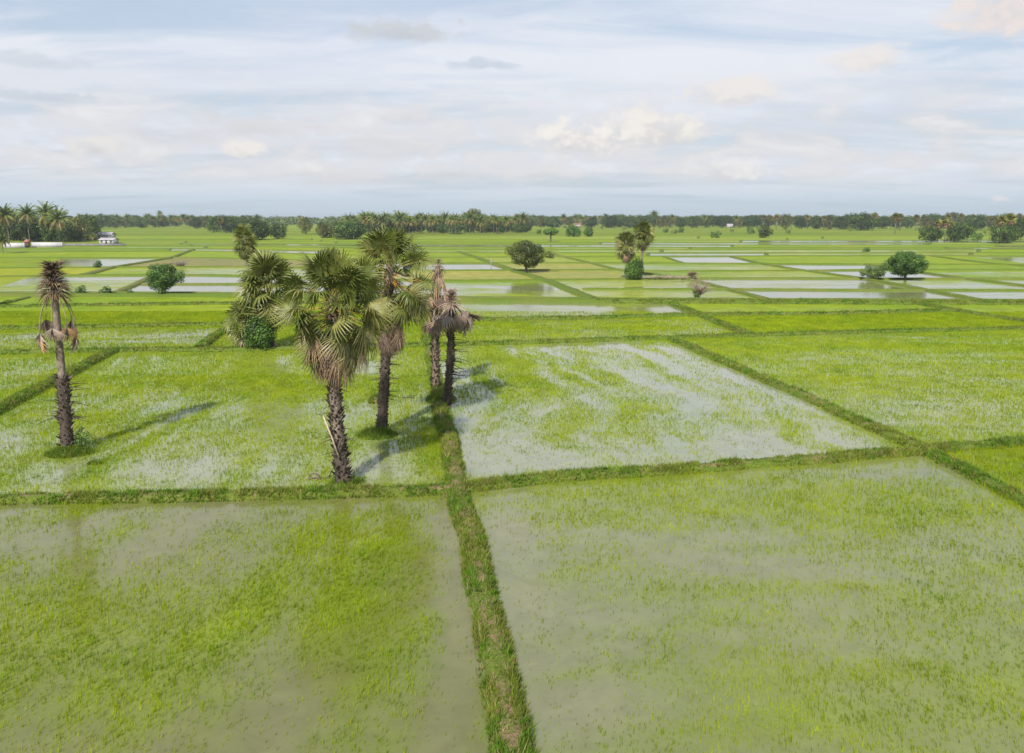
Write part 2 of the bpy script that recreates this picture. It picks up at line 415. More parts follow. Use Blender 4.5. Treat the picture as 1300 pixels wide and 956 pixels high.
# blobs: (px,py, rx m, ry m, delta)
cell('A', 'Z', (XL, XL), (582, 632), .42, .70, ((250, 690), (0, 850)), LIME, [(300, 740, 2.5, 4, -.25), (350, 860, 3, 3, -.2), (150, 750, 6, 4, .22), (60, 850, 5, 4, .3), (590, 770, 1.0, 14, -.6), (40, 690, 8, 4, -.35), (500, 720, 3.6, 6, .38), (440, 800, 4, 4, .38), (530, 820, 2, 3, .2), (410, 660, 1.2, 3, .4), (330, 650, 9, 2.5, -.3), (580, 660, 1.5, 4, -.3)], sw=2.4, murk=.15)
cell('A', 'Z', (582, 632), (1178, 1640), .40, .42, 'x', LIME, [(690, 830, 5, 8, -.5), (640, 690, 1.5, 8, -.5), (730, 790, 5, 4, -.2), (1180, 602, 12, 1.4, -.5), (1000, 600, 20, 2.0, .25), (1120, 660, 11, 4, .25), (880, 640, 14, 3, .1), (900, 780, 8, 4, .15), (1000, 850, 9, 4, .1), (1240, 690, 4, 3, -.2)], sw=2.4, murk=.45)
cell('A', 'Z', (1178, 1640), (XR, XR), .86, .25, 'x', LIME)
cell('B', 'A', (XL, XL), (143, -1020), .82, .30, vL, LIME, [(40, 480, 5, 4, -.35), (-60, 520, 6, 6, -.3)])
cell('B', 'A', (143, -1020), (546, 582), .72, .5, vL, LIME, [(300, 520, 10, 6, -.35), (460, 470, 8, 6, -.22), (240, 480, 12, 5, .25), (60, 540, 12, 4, .3), (30, 555, 9, 3, -.35), (300, 600, 14, 3, -.22), (200, 590, 12, 3, -.05), (540, 590, 1.8, 12, .35), (500, 540, 4, 4, .3), (535, 460, 2, 14, .3), (320, 500, 4, 8, .28), (330, 460, 5, 12, .1)], murk=1.0, sw=1.5)
cell('B', 'A', (546, 582), (850, 1174), .47, .62, vR, LIME, [(640, 590, 5, 2.5, -.5), (620, 560, 3, 5, -.35), (720, 540, 6, 5, .28), (640, 460, 6, 12, .28), (800, 560, 5, 3, .22), (790, 445, 14, 5, -.35), (900, 500, 6, 9, -.28), (1000, 565, 9, 3, -.22), (770, 480, 8, 6, .18), (850, 545, 10, 2.6, .1)], sw=1.5, murk=1.0)
cell('B', 'A', (850, 1174), (XR, XR), .74, .42, 'x', LIME, [(1150, 520, 10, 3, -.28), (900, 445, 10, 5, .25), (1250, 440, 20, 6, .2), (1200, 490, 14, 3, -.22), (960, 460, 5, 4, -.1)], murk=.9)
cell('C', 'B', (XL, XL), (296, 253), .52, .40, 'x', LIME, [(150, 415, 60, 4, .25)])
cell('C', 'B', (296, 253), (540, 546), .84, .25, 'x', LIME)
cell('C', 'B', (540, 546), (886, 952), .58, .42, 'x', LIME, [(690, 430, 25, 3, .2), (900, 424, 10, 3, -.3), (640, 415, 20, 6, .15)])
cell('C', 'B', (886, 952), (XR, XR), 1.0, .1, 'x', LIME)
cell('D', 'C', (XL, XL), (470, 470), 1.0, .08, 'x', LIME)
cell('E', 'D', (XL, XL), (470, 470), .97, .12, 'x', LIME)
cell('E', 'C', (470, 470), (852, 887), .13, .25, 'x', LIME, [(800, 392, 4.5, 20, .35), (600, 400, 20, 3, .15), (520, 395, 18, 12, .6)])
cell('E', 'C', (852, 887), (1180, 1300), .88, .28, 'x', LIME, [(900, 398, 12, 3, -.3)])
cell('E', 'C', (1180, 1300), (XR, XR), .98, .1, 'x', LIME)
# middle rows, left
cell('F', 'E2', (XL, XL), (40, -30), .9, .1, 'x', YEL)
cell('F', 'E2', (40, -30), (196, 143), .42, .38, 'x', PALE, [(60, 365, 16, 10, .35), (150, 354, 20, 3, -.2)])
cell('F', 'FL', (196, 170), (560, 560), .18, .25, 'x', PALE)
cell('FL', 'E2', (170, 143), (575, 590), .02, .05, 'x', PALE)
cell('G', 'F', (XL, XL), (142, 104), .9, .15, 'x', YEL)
cell('G', 'F', (142, 104), (220, 205), .78, .2, 'x', LIME)
cell('G', 'F', (220, 205), (500, 540), .55, .2, 'x', PALE)
cell('Hh', 'G', (XL, XL), (76, 76), .7, .2, 'x', LIME)
cell('Hh', 'G', (76, 76), (220, 142), .30, .35, 'x', PALE, [(130, 334, 18, 10, -.2)])
cell('Hh', 'G', (220, 142), (500, 520), .95, .2, 'x', BRN, dry=.8)
cell('I', 'Hh', (XL, XL), (225, 220), .97, .1, 'x', LIME)
cell('I', 'Hh', (225, 220), (500, 500), .95, .1, 'x', LIME)
# middle rows, right
cell('F', 'E2', (500, 500), (700, 755), .42, .42, 'x', LIME, [(600, 358, 20, 6, .2)])
cell('F', 'F2', (700, 734), (874, 926), .55, .35, 'x', PALE, [(800, 362, 30, 4, .1), (840, 366, 12, 5, -.2)])
cell('F2', 'E2', (734, 755), (926, 978), .50, .3, 'x', PALE, [(800, 375, 12, 10, .25)])
cell('F', 'F2', (874, 926), (1096, 1172), .32, .3, 'x', PALE)
cell('F2', 'E2', (926, 978), (1172, 1262), .03, .08, 'x', PALE, [(1150, 377, 14, 14, .30)])
cell('F', 'F2', (1096, 1172), (XR, XR), .40, .35, 'x', LIME)
cell('F2', 'E2', (1172, 1262), (XR, XR), .25, .3, 'x', PALE)
cell('G', 'F', (500, 540), (656, 696), .9, .2, 'x', TAN, dry=.3)
cell('G', 'F', (656, 696), (784, 800), .9, .2, 'x', TAN, dry=.35)
cell('G', 'F', (784, 800), (1040, 1096), .70, .3, 'x', PALE, [(880, 349, 8, 8, .3)])
cell('G', 'F', (1040, 1096), (1150, 1222), .02, .04, 'x', PALE)
cell('G', 'F', (1150, 1222), (XR, XR), .70, .3, 'x', LIME)
cell('Hh', 'G', (480, 480), (624, 650), .03, .05, 'x', PALE)
cell('Hh', 'G', (624, 650), (752, 784), .82, .2, 'x', TAN)
cell('Hh', 'G', (752, 784), (966, 1020), .62, .3, 'x', PALE)
cell('Hh', 'G', (966, 1020), (1100, 1150), .10, .1, 'x', PALE)
cell('Hh', 'G', (1100, 1150), (XR, XR), .85, .2, 'x', LIME)
cell('I', 'Hh', (500, 500), (604, 624), .95, .1, 'x', LIME)
cell('I', 'Hh', (604, 624), (712, 752), .92, .12, 'x', PALE)
cell('I', 'Hh', (712, 752), (842, 866), .96, .1, 'x', LIME)
cell('I', 'Hh', (842, 866), (928, 966), .08, .12, 'x', PALE)
cell('I', 'Hh', (928, 966), (1230, 1320), .96, .1, 'x', LIME)
cell('I', 'Hh', (1230, 1320), (XR, XR), .4, .2, 'x', PALE)
def rowcells(t, b, xs, rnd):
    for a_, b_ in zip(xs[:-1], xs[1:]):
        cv = rnd.choice([.97, .97, .92, .95, .98, .6, .12]); tn = rnd.choice([LIME, LIME, GRN, LIME, PALE, PALE, LIME])
        cell(t, b, (a_, a_ + 0), (b_, b_ + 0), cv, .1, 'x', tn)
rnd = random.Random(5)
order = ['I', 'J', 'K', 'K1', 'K2', 'K3', 'K4', 'K5', 'K6']
order = order[::-1]
vdiv = []
for t, b in zip(order[:-1], order[1:]):
    xs = [XL]; 
    while xs[-1] < XR - 300: xs.append(xs[-1] + rnd.uniform(150, 420))
    xs.append(XR); rowcells(t, b, xs, rnd); vdiv.append((t, b, xs[1:-1]))

def cell_corners(c):
    if c['b'] == 'Z':
        out = []
        for key in ('l', 'r'):
            xt, xb = c[key]
            P0 = np.array(g(xt, ly(c['t'], xt))); 
            P1 = np.array(g(xb, 868)) if abs(xb) < 1700 and xb != XL else None
            if xb in (XL, XR): P1 = P0 + np.array([0, -P0[1]]) * .5
            dvec = P1 - P0; tt = (-14 - P0[1]) / dvec[1]
            out.append((P0, P0 + dvec * tt))
        return out
    return [(np.array(g(x[0], ly(c['t'], x[0]))), np.array(g(x[1], ly(c['b'], x[1])))) for x in (c['l'], c['r'])]
def top_line(c, u, which):
    l_, r_ = c['l'], c['r']
    if which == 't':
        xs = l_[0] + (r_[0] - l_[0]) * u; nm = c['t']
    else:
        if c['b'] == 'Z':
            cc = cell_corners(c); P, Q = cc[0][1], cc[1][1]
            return P[None] + (Q - P)[None] * u[:, None]
        xs = l_[1] + (r_[1] - l_[1]) * u; nm = c['b']
    ys = np.interp(xs, [p[0] for p in L[nm]], [p[1] for p in L[nm]])
    return np.array([g(a_, b_) for a_, b_ in zip(xs, ys)])
CELLV = []
NEARV = 135.0
def cover(c, X, Y, idx):
    if c['streak'] == 'x': ax = np.array([1.0, 0.04])
    else:
        (p, q) = c['streak']; ax = np.array(g(*p)) - np.array(g(*q))
    ax = ax / np.linalg.norm(ax); nx = np.array([-ax[1], ax[0]])
    D = np.sqrt(X * X + Y * Y); sc_ = np.clip(D / 90, .8, 6)
    wx = fbm(X / (14 * 1), Y / 14, 40 + idx, 3) - .5; wy = fbm(X / 14, Y / 14, 60 + idx, 3) - .5
    X2 = X + wx * 9; Y2 = Y + wy * 6
    a_ = X2 * ax[0] + Y2 * ax[1]; b_ = X2 * nx[0] + Y2 * nx[1]
    s1 = fbm(a_ / 13, b_ / (c['sw']), 100 + idx * 3, 4, .6)
    s2 = fbm(X / 9, Y / 9, 200 + idx, 4, .55)
    f = c['cov'] + c['con'] * ((s1 - .5) * 2.3 + (s2 - .5) * 1.4)
    for (px, py, rx, ry, dlt) in c['blobs']:
        bx, by = g(px, py)
        e = ((X - bx) / rx) ** 2 + ((Y - by) / ry) ** 2
        f = f + dlt * np.exp(-e * .9) 
    return np.clip(f, 0, 1)
for idx, c in enumerate(cells):
    (tl, bl), (tr, br_) = cell_corners(c)
    dY = max(abs(tl[1] - bl[1]), .5); W = max(np.linalg.norm(tr - tl), np.linalg.norm(br_ - bl))
    ymid = .5 * (tl[1] + bl[1])
    st = max(.6, ymid * .012)
    nu = int(np.clip(W / st, 4, 420)); nv = int(np.clip(dY / (st * 1.0), 4, 140))
    u = np.linspace(0, 1, nu + 1); v = np.linspace(0, 1, nv + 1)
    Tt = top_line(c, u, 't'); Bt = top_line(c, u, 'b')
    P = (1 - v)[:, None, None] * Tt[None] + v[:, None, None] * Bt[None]
    X = P[..., 0].ravel(); Y = P[..., 1].ravel()
    cv = cover(c, X, Y, idx)
    far = sstep(Y, 55, NEARV - 5); far = np.maximum(far, sstep(np.abs(X) / (np.abs(Y) * .68 + 14), 1.0, 1.15))
    hv = fbm(X / 25, Y / 25, 7, 3)[:, None]
    tone = np.array(c['tone'])[None] * (1 + .25 * (hv - .5)) * np.array([1, 1, 1])[None] + (hv - .5) * np.array([.06, .0, 0])[None]
    i = np.arange(nv)[:, None] * (nu + 1) + np.arange(nu)[None, :]
    V = np.stack([X, Y, np.full_like(X, .003 * (idx % 7))], 1)
    o = mesh_obj("paddy_field", V, [np.stack([i, i + nu + 1, i + nu + 2, i + 1], -1).reshape(-1, 4)], M_PADDY, None,
                 {"cov": cv, "far": far, "dry": np.full_like(X, c['dry']), "murk": np.full_like(X, c['murk']), "tone": np.clip(tone, 0, 1)})
    o["kind"] = "structure"
    if ymid < 140: CELLV.append((idx, c, tl, tr, br_, bl))

# ------------------------------------------------------------------ bunds
BUNDS = []
def bund(pts, w_, h_, soil=.35, px=True):
    P = np.array([g(*p) for p in pts]) if px else np.array(pts, float)
    seg = np.linalg.norm(np.diff(P, axis=0), axis=1); s = np.concatenate([[0], np.cumsum(seg)])
    out = [0.0]
    while out[-1] < s[-1]:
        cur = np.array([np.interp(out[-1], s, P[:, 0]), np.interp(out[-1], s, P[:, 1])])
        out.append(out[-1] + max(.35, np.linalg.norm(cur) * .009))
    out[-1] = s[-1]; t = np.array(out)
    Cc = np.stack([np.interp(t, s, P[:, 0]), np.interp(t, s, P[:, 1])], 1)
    k_ = 5
    if len(Cc) > 12 and len(P) > 2:
        ker = np.ones(k_) / k_; E = np.pad(Cc, ((2, 2), (0, 0)), 'edge')
        E = np.stack([np.convolve(E[:, 0], ker, 'valid'), np.convolve(E[:, 1], ker, 'valid')], 1); E[0] = Cc[0]; E[-1] = Cc[-1]; Cc = E
    T = np.gradient(Cc, axis=0); T /= np.linalg.norm(T, axis=1)[:, None] + 1e-9
    Nn = np.stack([-T[:, 1], T[:, 0]], 1)
    seed = len(BUNDS) * 13
    Cc = Cc + Nn * ((fbm(t / 6, t * 0 + seed, 3, 3) - .5) * .5 * w_)[:, None]
    prof = [(-1, -.15), (-.8, .45), (-.5, .92), (-.15, 1.0), (.2, .97), (.55, .88), (.8, .5), (1, -.15)]
    K = len(prof); V = []; soilv = []
    for j, (a_, b_) in enumerate(prof):
        wv = w_ * (1 + .75 * (fbm(t / 2.2, t * 0 + seed + j * 1.3, 5, 3) - .5))
        hv = h_ * (b_ + (.45 if b_ > 0 else 0) * (fbm(t / 1.3, t * 0 + seed + j * .9, 9, 3) - .5))
        q = Cc + Nn * (a_ * wv)[:, None]
        V.append(np.stack([q[:, 0], q[:, 1], hv], 1)); soilv.append(np.full(len(t), soil * (1.0 if abs(a_) < .6 else .3)))
    V = np.stack(V, 1).reshape(-1, 3); soilv = np.stack(soilv, 1).reshape(-1)
    nlen = len(t); i = np.arange(nlen - 1)[:, None] * K + np.arange(K - 1)[None, :]
    o = mesh_obj("earth_bank", V, [np.stack([i, i + 1, i + K + 1, i + K], -1).reshape(-1, 4)], M_BUND, None, {"soil": soilv}, smooth=True)
    o["kind"] = "structure"
    BUNDS.append((Cc, Nn, T, w_, h_, soil, o))
def near_ext(p, q, Yend=-14):
    P0 = np.array(g(*p)); P1 = np.array(g(*q)); dvec = P1 - P0; return tuple(P1 + dvec * ((Yend - P1[1]) / dvec[1]))
bund(L['A'], .62, .34, .42)
mb = [g(*p) for p in [(545, 441), (552, 480), (560, 520), (572, 570), (583, 622), (586, 645), (601, 688), (610, 745), (624, 815), (634, 868)]]
mb.append(tuple(np.array(mb[-1]) + (np.array(mb[-1]) - np.array(mb[-3])) * ((-14 - mb[-1][1]) / (mb[-1][1] - mb[-3][1]))))
bund(mb, .6, .34, .57, px=False)
bund([(1174, 574), (1235, 604), (1300, 638), (1640, 868)], .6, .32, .25)
bund(L['B'], .75, .42, .2)
bund([(143, 447), (90, 475), (0, 520), (-300, 690)], .8, .45, .1)
bund([(850, 430), (940, 470), (1030, 508), (1100, 541), (1174, 574)], .7, .38, .32)
bund(L['C'][:9] + [(1212, 395)], .8, .45, .2)
bund([(296, 414), (275, 427), (253, 443)], .8, .45, .15)
bund([(546, 441), (540, 408), (535, 383)], .9, .5, .2)
bund([(852, 386), (888, 401), (940, 421), (952, 427)], .8, .45, .2)
bund([(1170, 387), (1212, 395), (1300, 409), (1360, 417)], .8, .4, .2)
bund(L['D'], .7, .4, .15)
bund(L['E'], 1.7, .65, .22)
bund([(p[0], p[1] - 3.2) for p in L['E']], 1.2, .5, .3)
for x0, x1 in ((36, 4),): bund([(x0, 378), (x1, 386)], .8, .35, .2)
bund(L['F'], .8, .42, .3); bund(L['F2'], .8, .4, .4); bund(L['FL'], .8, .4, .6)
bund(L['G'], .8, .42, .25); bund(L['Hh'], .8, .45, .2); bund(L['I'], .9, .45, .2)
for nm in ('J', 'K', 'K1', 'K2', 'K3', 'K4'): bund(L[nm], 1.0, .45, .2)
for yy in (298.4, 296.2, 293.6, 291.2): bund([(XL, yy), (300, yy + .3), (900, yy - .2), (XR, yy)], 1.6, .6, .35)
bund([(582, 320), (604, 327), (624, 334.5), (656, 345), (696, 357), (755, 381)], 1.5, .5, .15)
bund([(700, 322), (714, 326), (752, 335), (784, 343), (874, 355), (926, 368), (978, 382)], 1.0, .45, .45)
bund([(842, 326), (866, 334)], .9, .4, .2)
bund([(928, 326), (966, 335), (1020, 344), (1096, 354), (1172, 368), (1262, 385)], 1.1, .45, .35)
bund([(1100, 336), (1150, 343), (1222, 354), (1300, 363), (1400, 376)], 1.0, .42, .3)
bund([(1180, 325), (1240, 333), (1330, 341)], 1.0, .42, .3)
bund([(196, 350), (170, 362), (143, 374)], 1.2, .45, .5)
bund([(142, 340), (104, 350)], 1.6, .5, .5)
bund([(245, 317), (220, 327), (180, 334), (142, 340)], 1.4, .5, .2)
for (t, b, xs) in vdiv:
    for x in xs: bund([(x, ly(t, x)), (x, ly(b, x))], 1.0, .4, .3)

# ------------------------------------------------------------------ rice seedlings and bank grass (near ground only)
def blades(P, hgt, wid, lean, colr, nb, name, material, kindlabel):
    n_ = len(P); P = np.repeat(P, nb, 0); hgt = np.repeat(hgt, nb); wid = np.repeat(wid, nb); colr = np.repeat(colr, nb, 0)
    m_ = len(P); a_ = rng.uniform(0, 2 * np.pi, m_); la = rng.uniform(.05, 1, m_) * lean * hgt; hh = hgt * rng.uniform(.65, 1.1, m_)
    off = np.stack([np.cos(a_), np.sin(a_)], 1)
    a2 = rng.uniform(0, np.pi, m_); sd = np.stack([np.cos(a2), np.sin(a2)], 1) * (wid * .5)[:, None]
    base = P[:, :2] + off * (rng.uniform(0, .05, m_))[:, None]; z0 = P[:, 2] - .02
    A = np.column_stack([base - sd, z0]); B = np.column_stack([base + sd, z0]); T_ = np.column_stack([base + off * la[:, None], P[:, 2] + hh])
    V = np.stack([A, B, T_], 1).reshape(-1, 3)
    C_ = np.repeat(colr * rng.uniform(.8, 1.2, (m_, 1)), 3, 0)
    o = mesh_obj(name, V, [np.arange(m_ * 3).reshape(-1, 3)], material, None, {"col": C_})
    tag(o, kindlabel[0], kindlabel[1], kind="stuff"); return o
def inquad(X, Y, quad):
    ok = np.ones(len(X), bool)
    q = [np.array(p) for p in quad]; cen = sum(q) / 4
    for a_, b_ in zip(q, q[1:] + q[:1]):
        e = b_ - a_; s_ = e[0] * (cen[1] - a_[1]) - e[1] * (cen[0] - a_[0])
        ok &= (e[0] * (Y - a_[1]) - e[1] * (X - a_[0])) * s_ >= 0
    return ok
allP = []; allH = []; allW = []; allC = []
Yc = []
for y0, y1, dens in ((15, 30, 120), (30, 42, 120), (42, 58, 90), (58, 80, 60), (80, NEARV, 34)):
    hw0 = .66 * y1 + 7
    nn_ = int((y1 - y0) * 2 * hw0 * dens)
    X = rng.uniform(-hw0, hw0, nn_); Y = rng.uniform(y0, y1, nn_)
    k_ = np.abs(X) < .66 * Y + 7; X = X[k_]; Y = Y[k_]
    for (idx, c, tl, tr, br_, bl) in CELLV:
        s_ = inquad(X, Y, (tl, tr, br_, bl))
        if not s_.any(): continue
        x = X[s_]; y = Y[s_]; cv = cover(c, x, y, idx)
        fine = fbm(x / 1.1, y / 1.1, 300, 3, .6)
        pr_ = np.clip(cv * 1.05 + (fine - .5) * .75, 0, 1) ** 1.2
        pr_ = np.maximum(pr_, .05 + .16 * cv)
        pr_ = pr_ * (.55 if c['b'] == 'Z' and c['cov'] < .8 else .85)
        keep = rng.uniform(0, 1, len(x)) < pr_
        x = x[keep]; y = y[keep]; cv = cv[keep]
        hgt = rng.uniform(.12, .30, len(x)) * (.75 + .35 * cv)
        wid = .012 + .00036 * y
        hv = fbm(x / 3, y / 3, 17, 3)[:, None]
        cc = np.array([.275, .345, .006])[None] * (.8 + .4 * hv) * rng.uniform(.8, 1.2, (len(x), 1)) + (hv - .5) * np.array([[.12, .02, 0]]) + (rng.uniform(0, 1, (len(x), 1)) < .06) * np.array([[.12, .02, .03]])
        allP.append(np.column_stack([x, y, np.zeros_like(x)])); allH.append(hgt); allW.append(np.broadcast_to(wid, x.shape)); allC.append(cc)
RP = np.vstack(allP)
# keep seedlings off the banks
drop = np.zeros(len(RP), bool)
for (Cc, Nn, T, w_, h_, soil, o) in BUNDS:
    if Cc[:, 1].min() > 150: continue
    sel = (Cc[:, 1] < 150) & (np.abs(Cc[:, 0]) < 130); C2 = Cc[sel]
    for a_, b_ in zip(C2[:-1], C2[1:]):
        pass
    from mathutils.kdtree import KDTree
blades(RP, np.concatenate(allH), np.concatenate(allW), .26, np.clip(np.vstack(allC), 0, 1), 3, "rice_seedlings", M_RICE,
       ("young lime green rice seedlings standing in the flooded paddies", "rice seedlings"))
gp = []; gh = []; gw = []; gc = []
for (Cc, Nn, T, w_, h_, soil, o) in BUNDS:
    Lx = np.linalg.norm(np.diff(Cc, axis=0), axis=1)
    mid = .5 * (Cc[1:] + Cc[:-1])
    for i in range(len(mid)):
        x, y = mid[i]
        if y < 8 or y > 150 or abs(x) > .66 * y + 9: continue
        dd = 190 if y < 35 else 130 if y < 60 else 62 if y < 90 else 30
        q = rng.poisson(Lx[i] * w_ * 2.3 * dd)
        if not q: continue
        s_ = rng.uniform(-1.18, 1.18, q); t_ = rng.uniform(-.5, .5, q) * Lx[i]
        pp = mid[i][None] + Nn[i][None] * (s_ * w_)[:, None] + T[i][None] * t_[:, None]
        nz = .55 * fbm(pp[:, 0] / .9, pp[:, 1] / .9, 77, 3, .6) + .45 * fbm(pp[:, 0] / 3.5, pp[:, 1] / 3.5, 78, 3, .6)
        bare = (nz + soil * .34 * np.clip(1.2 - np.abs(s_) * 1.6, 0, 1)) > .60
        k_ = ~bare | (rng.uniform(0, 1, q) < .12)
        pp = pp[k_]; s2 = s_[k_]; nz = nz[k_]
        if not len(pp): continue
        z = h_ * np.clip(1.15 - np.abs(s2) ** 3 * 1.2, -.05, .95)
        gp.append(np.column_stack([pp, z])); gh.append(rng.uniform(.08, .26, len(pp)) * (1.25 - nz) * 1.5 * np.where(rng.uniform(0, 1, len(pp)) < .04, 1.9, 1)); gw.append(np.full(len(pp), .022 + .0006 * y))
        hv = fbm(pp[:, 0] / 2.2, pp[:, 1] / 2.2, 91, 3)[:, None]
        cc = np.where(hv > .5, np.array([[.10, .19, .012]]), np.array([[.15, .20, .02]])) * (.8 + .5 * rng.uniform(0, 1, (len(pp), 1)))
        st_ = rng.uniform(0, 1, (len(pp), 1)) < .10 + .25 * soil
        cc = np.where(st_, np.array([[.27, .22, .09]]), cc)
        gc.append(cc)
blades(np.vstack(gp), np.concatenate(gh), np.concatenate(gw), .9, np.vstack(gc), 4, "bank_grass", M_GRASS,
       ("rough green grass growing along the earth banks between paddies", "grass"))

# ------------------------------------------------------------------ palms
def unit(v): v = np.asarray(v, float); return v / (np.linalg.norm(v) + 1e-9)
def fan(Gm, o, dirv, up, pet, Rb, c_leaf, c_pet, nseg=26, span=300, droop=.35, fold=.35, split=.42, cone=.15, tipc=1.15, Gp=None, limp=0.0):
    """one fan leaf: petiole then a pleated, split blade"""
    Xd = unit(dirv); Zd = unit(np.asarray(up) - np.dot(up, Xd) * Xd); Yd = np.cross(Zd, Xd)
    def W(x, y, z): return o + x[..., None] * Xd + y[..., None] * Yd + z[..., None] * Zd
    # petiole sags a little
    tt = np.linspace(0, 1, 5); sag = -.10 * pet * tt ** 2
    px_ = tt * pet
    wd = np.array([.07, .035, .03, .028, .03]) * (Rb / 1.2)
    (Gp or Gm).add(np.vstack([W(px_, -wd, sag), W(px_, wd, sag), W(px_, wd * 0, sag - wd * .9)]),
           None, [(k, k + 1, k + 6, k + 5) for k in range(4)] + [(k + 5, k + 6, k + 11, k + 10) for k in range(4)] + [(k + 10, k + 11, k + 1, k) for k in range(4)], c_pet)
    z0 = sag[-1]
    half = R(span) / 2; an = np.linspace(-half, half, nseg) ; dA = an[1] - an[0]
    an = an + rng.normal(0, dA * .10, nseg)
    rr = np.array([.03, .28, split, .74, .9, 1.0])
    for k in range(nseg):
        a_ = an[k]; Rk = Rb * (.70 + .30 * math.cos(a_ * .5)) * rng.uniform(.90, 1.06)
        r = rr * Rk
        hw = np.where(rr <= split, r * math.tan(abs(dA) / 2) * 1.04, 0)
        hs = split * Rk * math.tan(abs(dA) / 2) * 1.04
        hw[3] = hs * .72; hw[4] = hs * .40; hw[5] = hs * .04
        dr = droop * rng.uniform(.5, 1.6)
        t_ = np.clip((rr - split * .8) / (1 - split * .8), 0, 1)
        zc = z0 - cone * r * (1 - .3 * math.cos(a_)) - dr * Rk * t_ ** 2 * .55
        sh = 1 - .10 * dr * t_ ** 2
        cx = pet + r * math.cos(a_) * sh; cy = r * math.sin(a_) * sh
        # V shaped pleat
        ex, ey = -math.sin(a_), math.cos(a_)
        zf = fold * hw
        Lft = W(cx - ex * hw, cy - ey * hw, zc - zf); Ctr = W(cx, cy, zc + zf * .4); Rgt = W(cx + ex * hw, cy + ey * hw, zc - zf)
        if limp:
            for arr in (Lft, Ctr, Rgt): arr[:, 2] -= limp * Rb * t_ ** 2 * .6
        V = np.vstack([Lft, Ctr, Rgt]); nr = len(rr)
        Q = [(j, j + 1, nr + j + 1, nr + j) for j in range(nr - 1)] + [(nr + j, nr + j + 1, 2 * nr + j + 1, 2 * nr + j) for j in range(nr - 1)]
        cc = np.array(c_leaf) * rng.uniform(.85, 1.15)
        cv = cc[None] * np.linspace(1, tipc, nr)[:, None]
        Gm.add(V, None, Q, np.tile(cv, (3, 1)))
BARK = (.060, .044, .034); BARKL = (.150, .120, .095)
def trunk_path(base, top, bow=(0, 0)):
    base = np.array(base, float); top = np.array(top, float); t = np.linspace(0, 1, 40)[:, None]
    return base + (top - base) * t + np.array([bow[0], bow[1], 0])[None] * np.sin(t * np.pi)
def palm_trunk(root, path, r0, r1, stubs=(0, 1), nst=160, dark=(0, .7), spikes=None, light=BARKL, flare=1.35, stl=.22, step=0.0):
    tg = G(); n_ = len(path); t = np.linspace(0, 1, n_)
    rad = r0 + (r1 - r0) * t + (flare - 1) * r0 * np.exp(-t * 12) + step * (t < dark[1])
    cc = np.where(((t >= dark[0]) & (t <= dark[1]))[:, None], np.array(BARK)[None], np.array(light)[None])
    seg = 14; cc = np.repeat(cc, seg, 0); cc = np.vstack([cc, cc[:1], cc[-1:]])
    cc = cc * rng.uniform(.75, 1.25, (len(cc), 1))
    tg.tube(path, rad, seg, cc, jit=.09)
    sg = tg; ga = 2.39996
    for i in range(nst):
        u = stubs[0] + (stubs[1] - stubs[0]) * (i + rng.uniform(0, 1)) / nst; a_ = i * ga + rng.uniform(-.3, .3)
        p = np.array([np.interp(u, t, path[:, j]) for j in range(3)]); r = np.interp(u, t, rad)
        e = np.array([math.cos(a_), math.sin(a_), 0]); s_ = np.array([-e[1], e[0], 0]); up = np.array([0, 0, 1.0])
        ln = stl * rng.uniform(.5, 1.6); wd = .075 * rng.uniform(.6, 1.3); outw = rng.uniform(.35, 1.1)
        b0 = p + e * r * .85
        tip = b0 + e * ln * outw + up * ln * .8
        V = [b0 - s_ * wd - up * .06, b0 + s_ * wd - up * .06, b0 + e * ln * outw * .55 + s_ * wd * .6 + up * ln * .25, b0 + e * ln * outw * .55 - s_ * wd * .6 + up * ln * .25,
             tip + s_ * wd * .35, tip - s_ * wd * .35, b0 - s_ * wd * .6 + up * ln * .4, b0 + s_ * wd * .6 + up * ln * .4]
        cb = (np.array(BARK) * 1.5 if rng.uniform() < .55 else np.array(light) * .85) * rng.uniform(.55, 1.25)
        sg.add(V, None, [(0, 1, 2, 3), (3, 2, 4, 5), (6, 7, 4, 5), (0, 6, 5, 3), (1, 7, 4, 2)], cb)
    if spikes:
        kg = tg; (u0, u1, nsp, lo, hi) = spikes[:5]; az_ = spikes[5] if len(spikes) > 5 else None
        for i in range(nsp):
            u = rng.uniform(u0, u1); a_ = rng.uniform(0, 2 * np.pi) if az_ is None else rng.normal(az_[i % len(az_)], .45)
            p = np.array([np.interp(u, t, path[:, j]) for j in range(3)]); r = np.interp(u, t, rad)
            e = np.array([math.cos(a_), math.sin(a_), 0]); ln = rng.uniform(lo, hi); s_ = np.linspace(0, 1, 5)
            dz = rng.uniform(-.25, .25)
            pts = p + e * r * .7 + e[None] * (s_ * ln)[:, None] + np.array([0, 0, 1.0])[None] * ((dz * s_ + rng.uniform(-.3, .1) * s_ ** 2) * ln)[:, None]
            kg.tube(pts, np.linspace(.035, .010, 5), 4, np.array(BARK) * rng.uniform(.7, 1.3))
    return tg.build("trunk", M_BARK, root)
OL = [(.104, .130, .022), (.140, .155, .034), (.074, .100, .018), (.190, .188, .055)]
DEADC = [(.24, .160, .10), (.18, .13, .095), (.29, .21, .145), (.14, .10, .08)]
ORG = (.50, .27, .045); PETG = (.30, .27, .06)
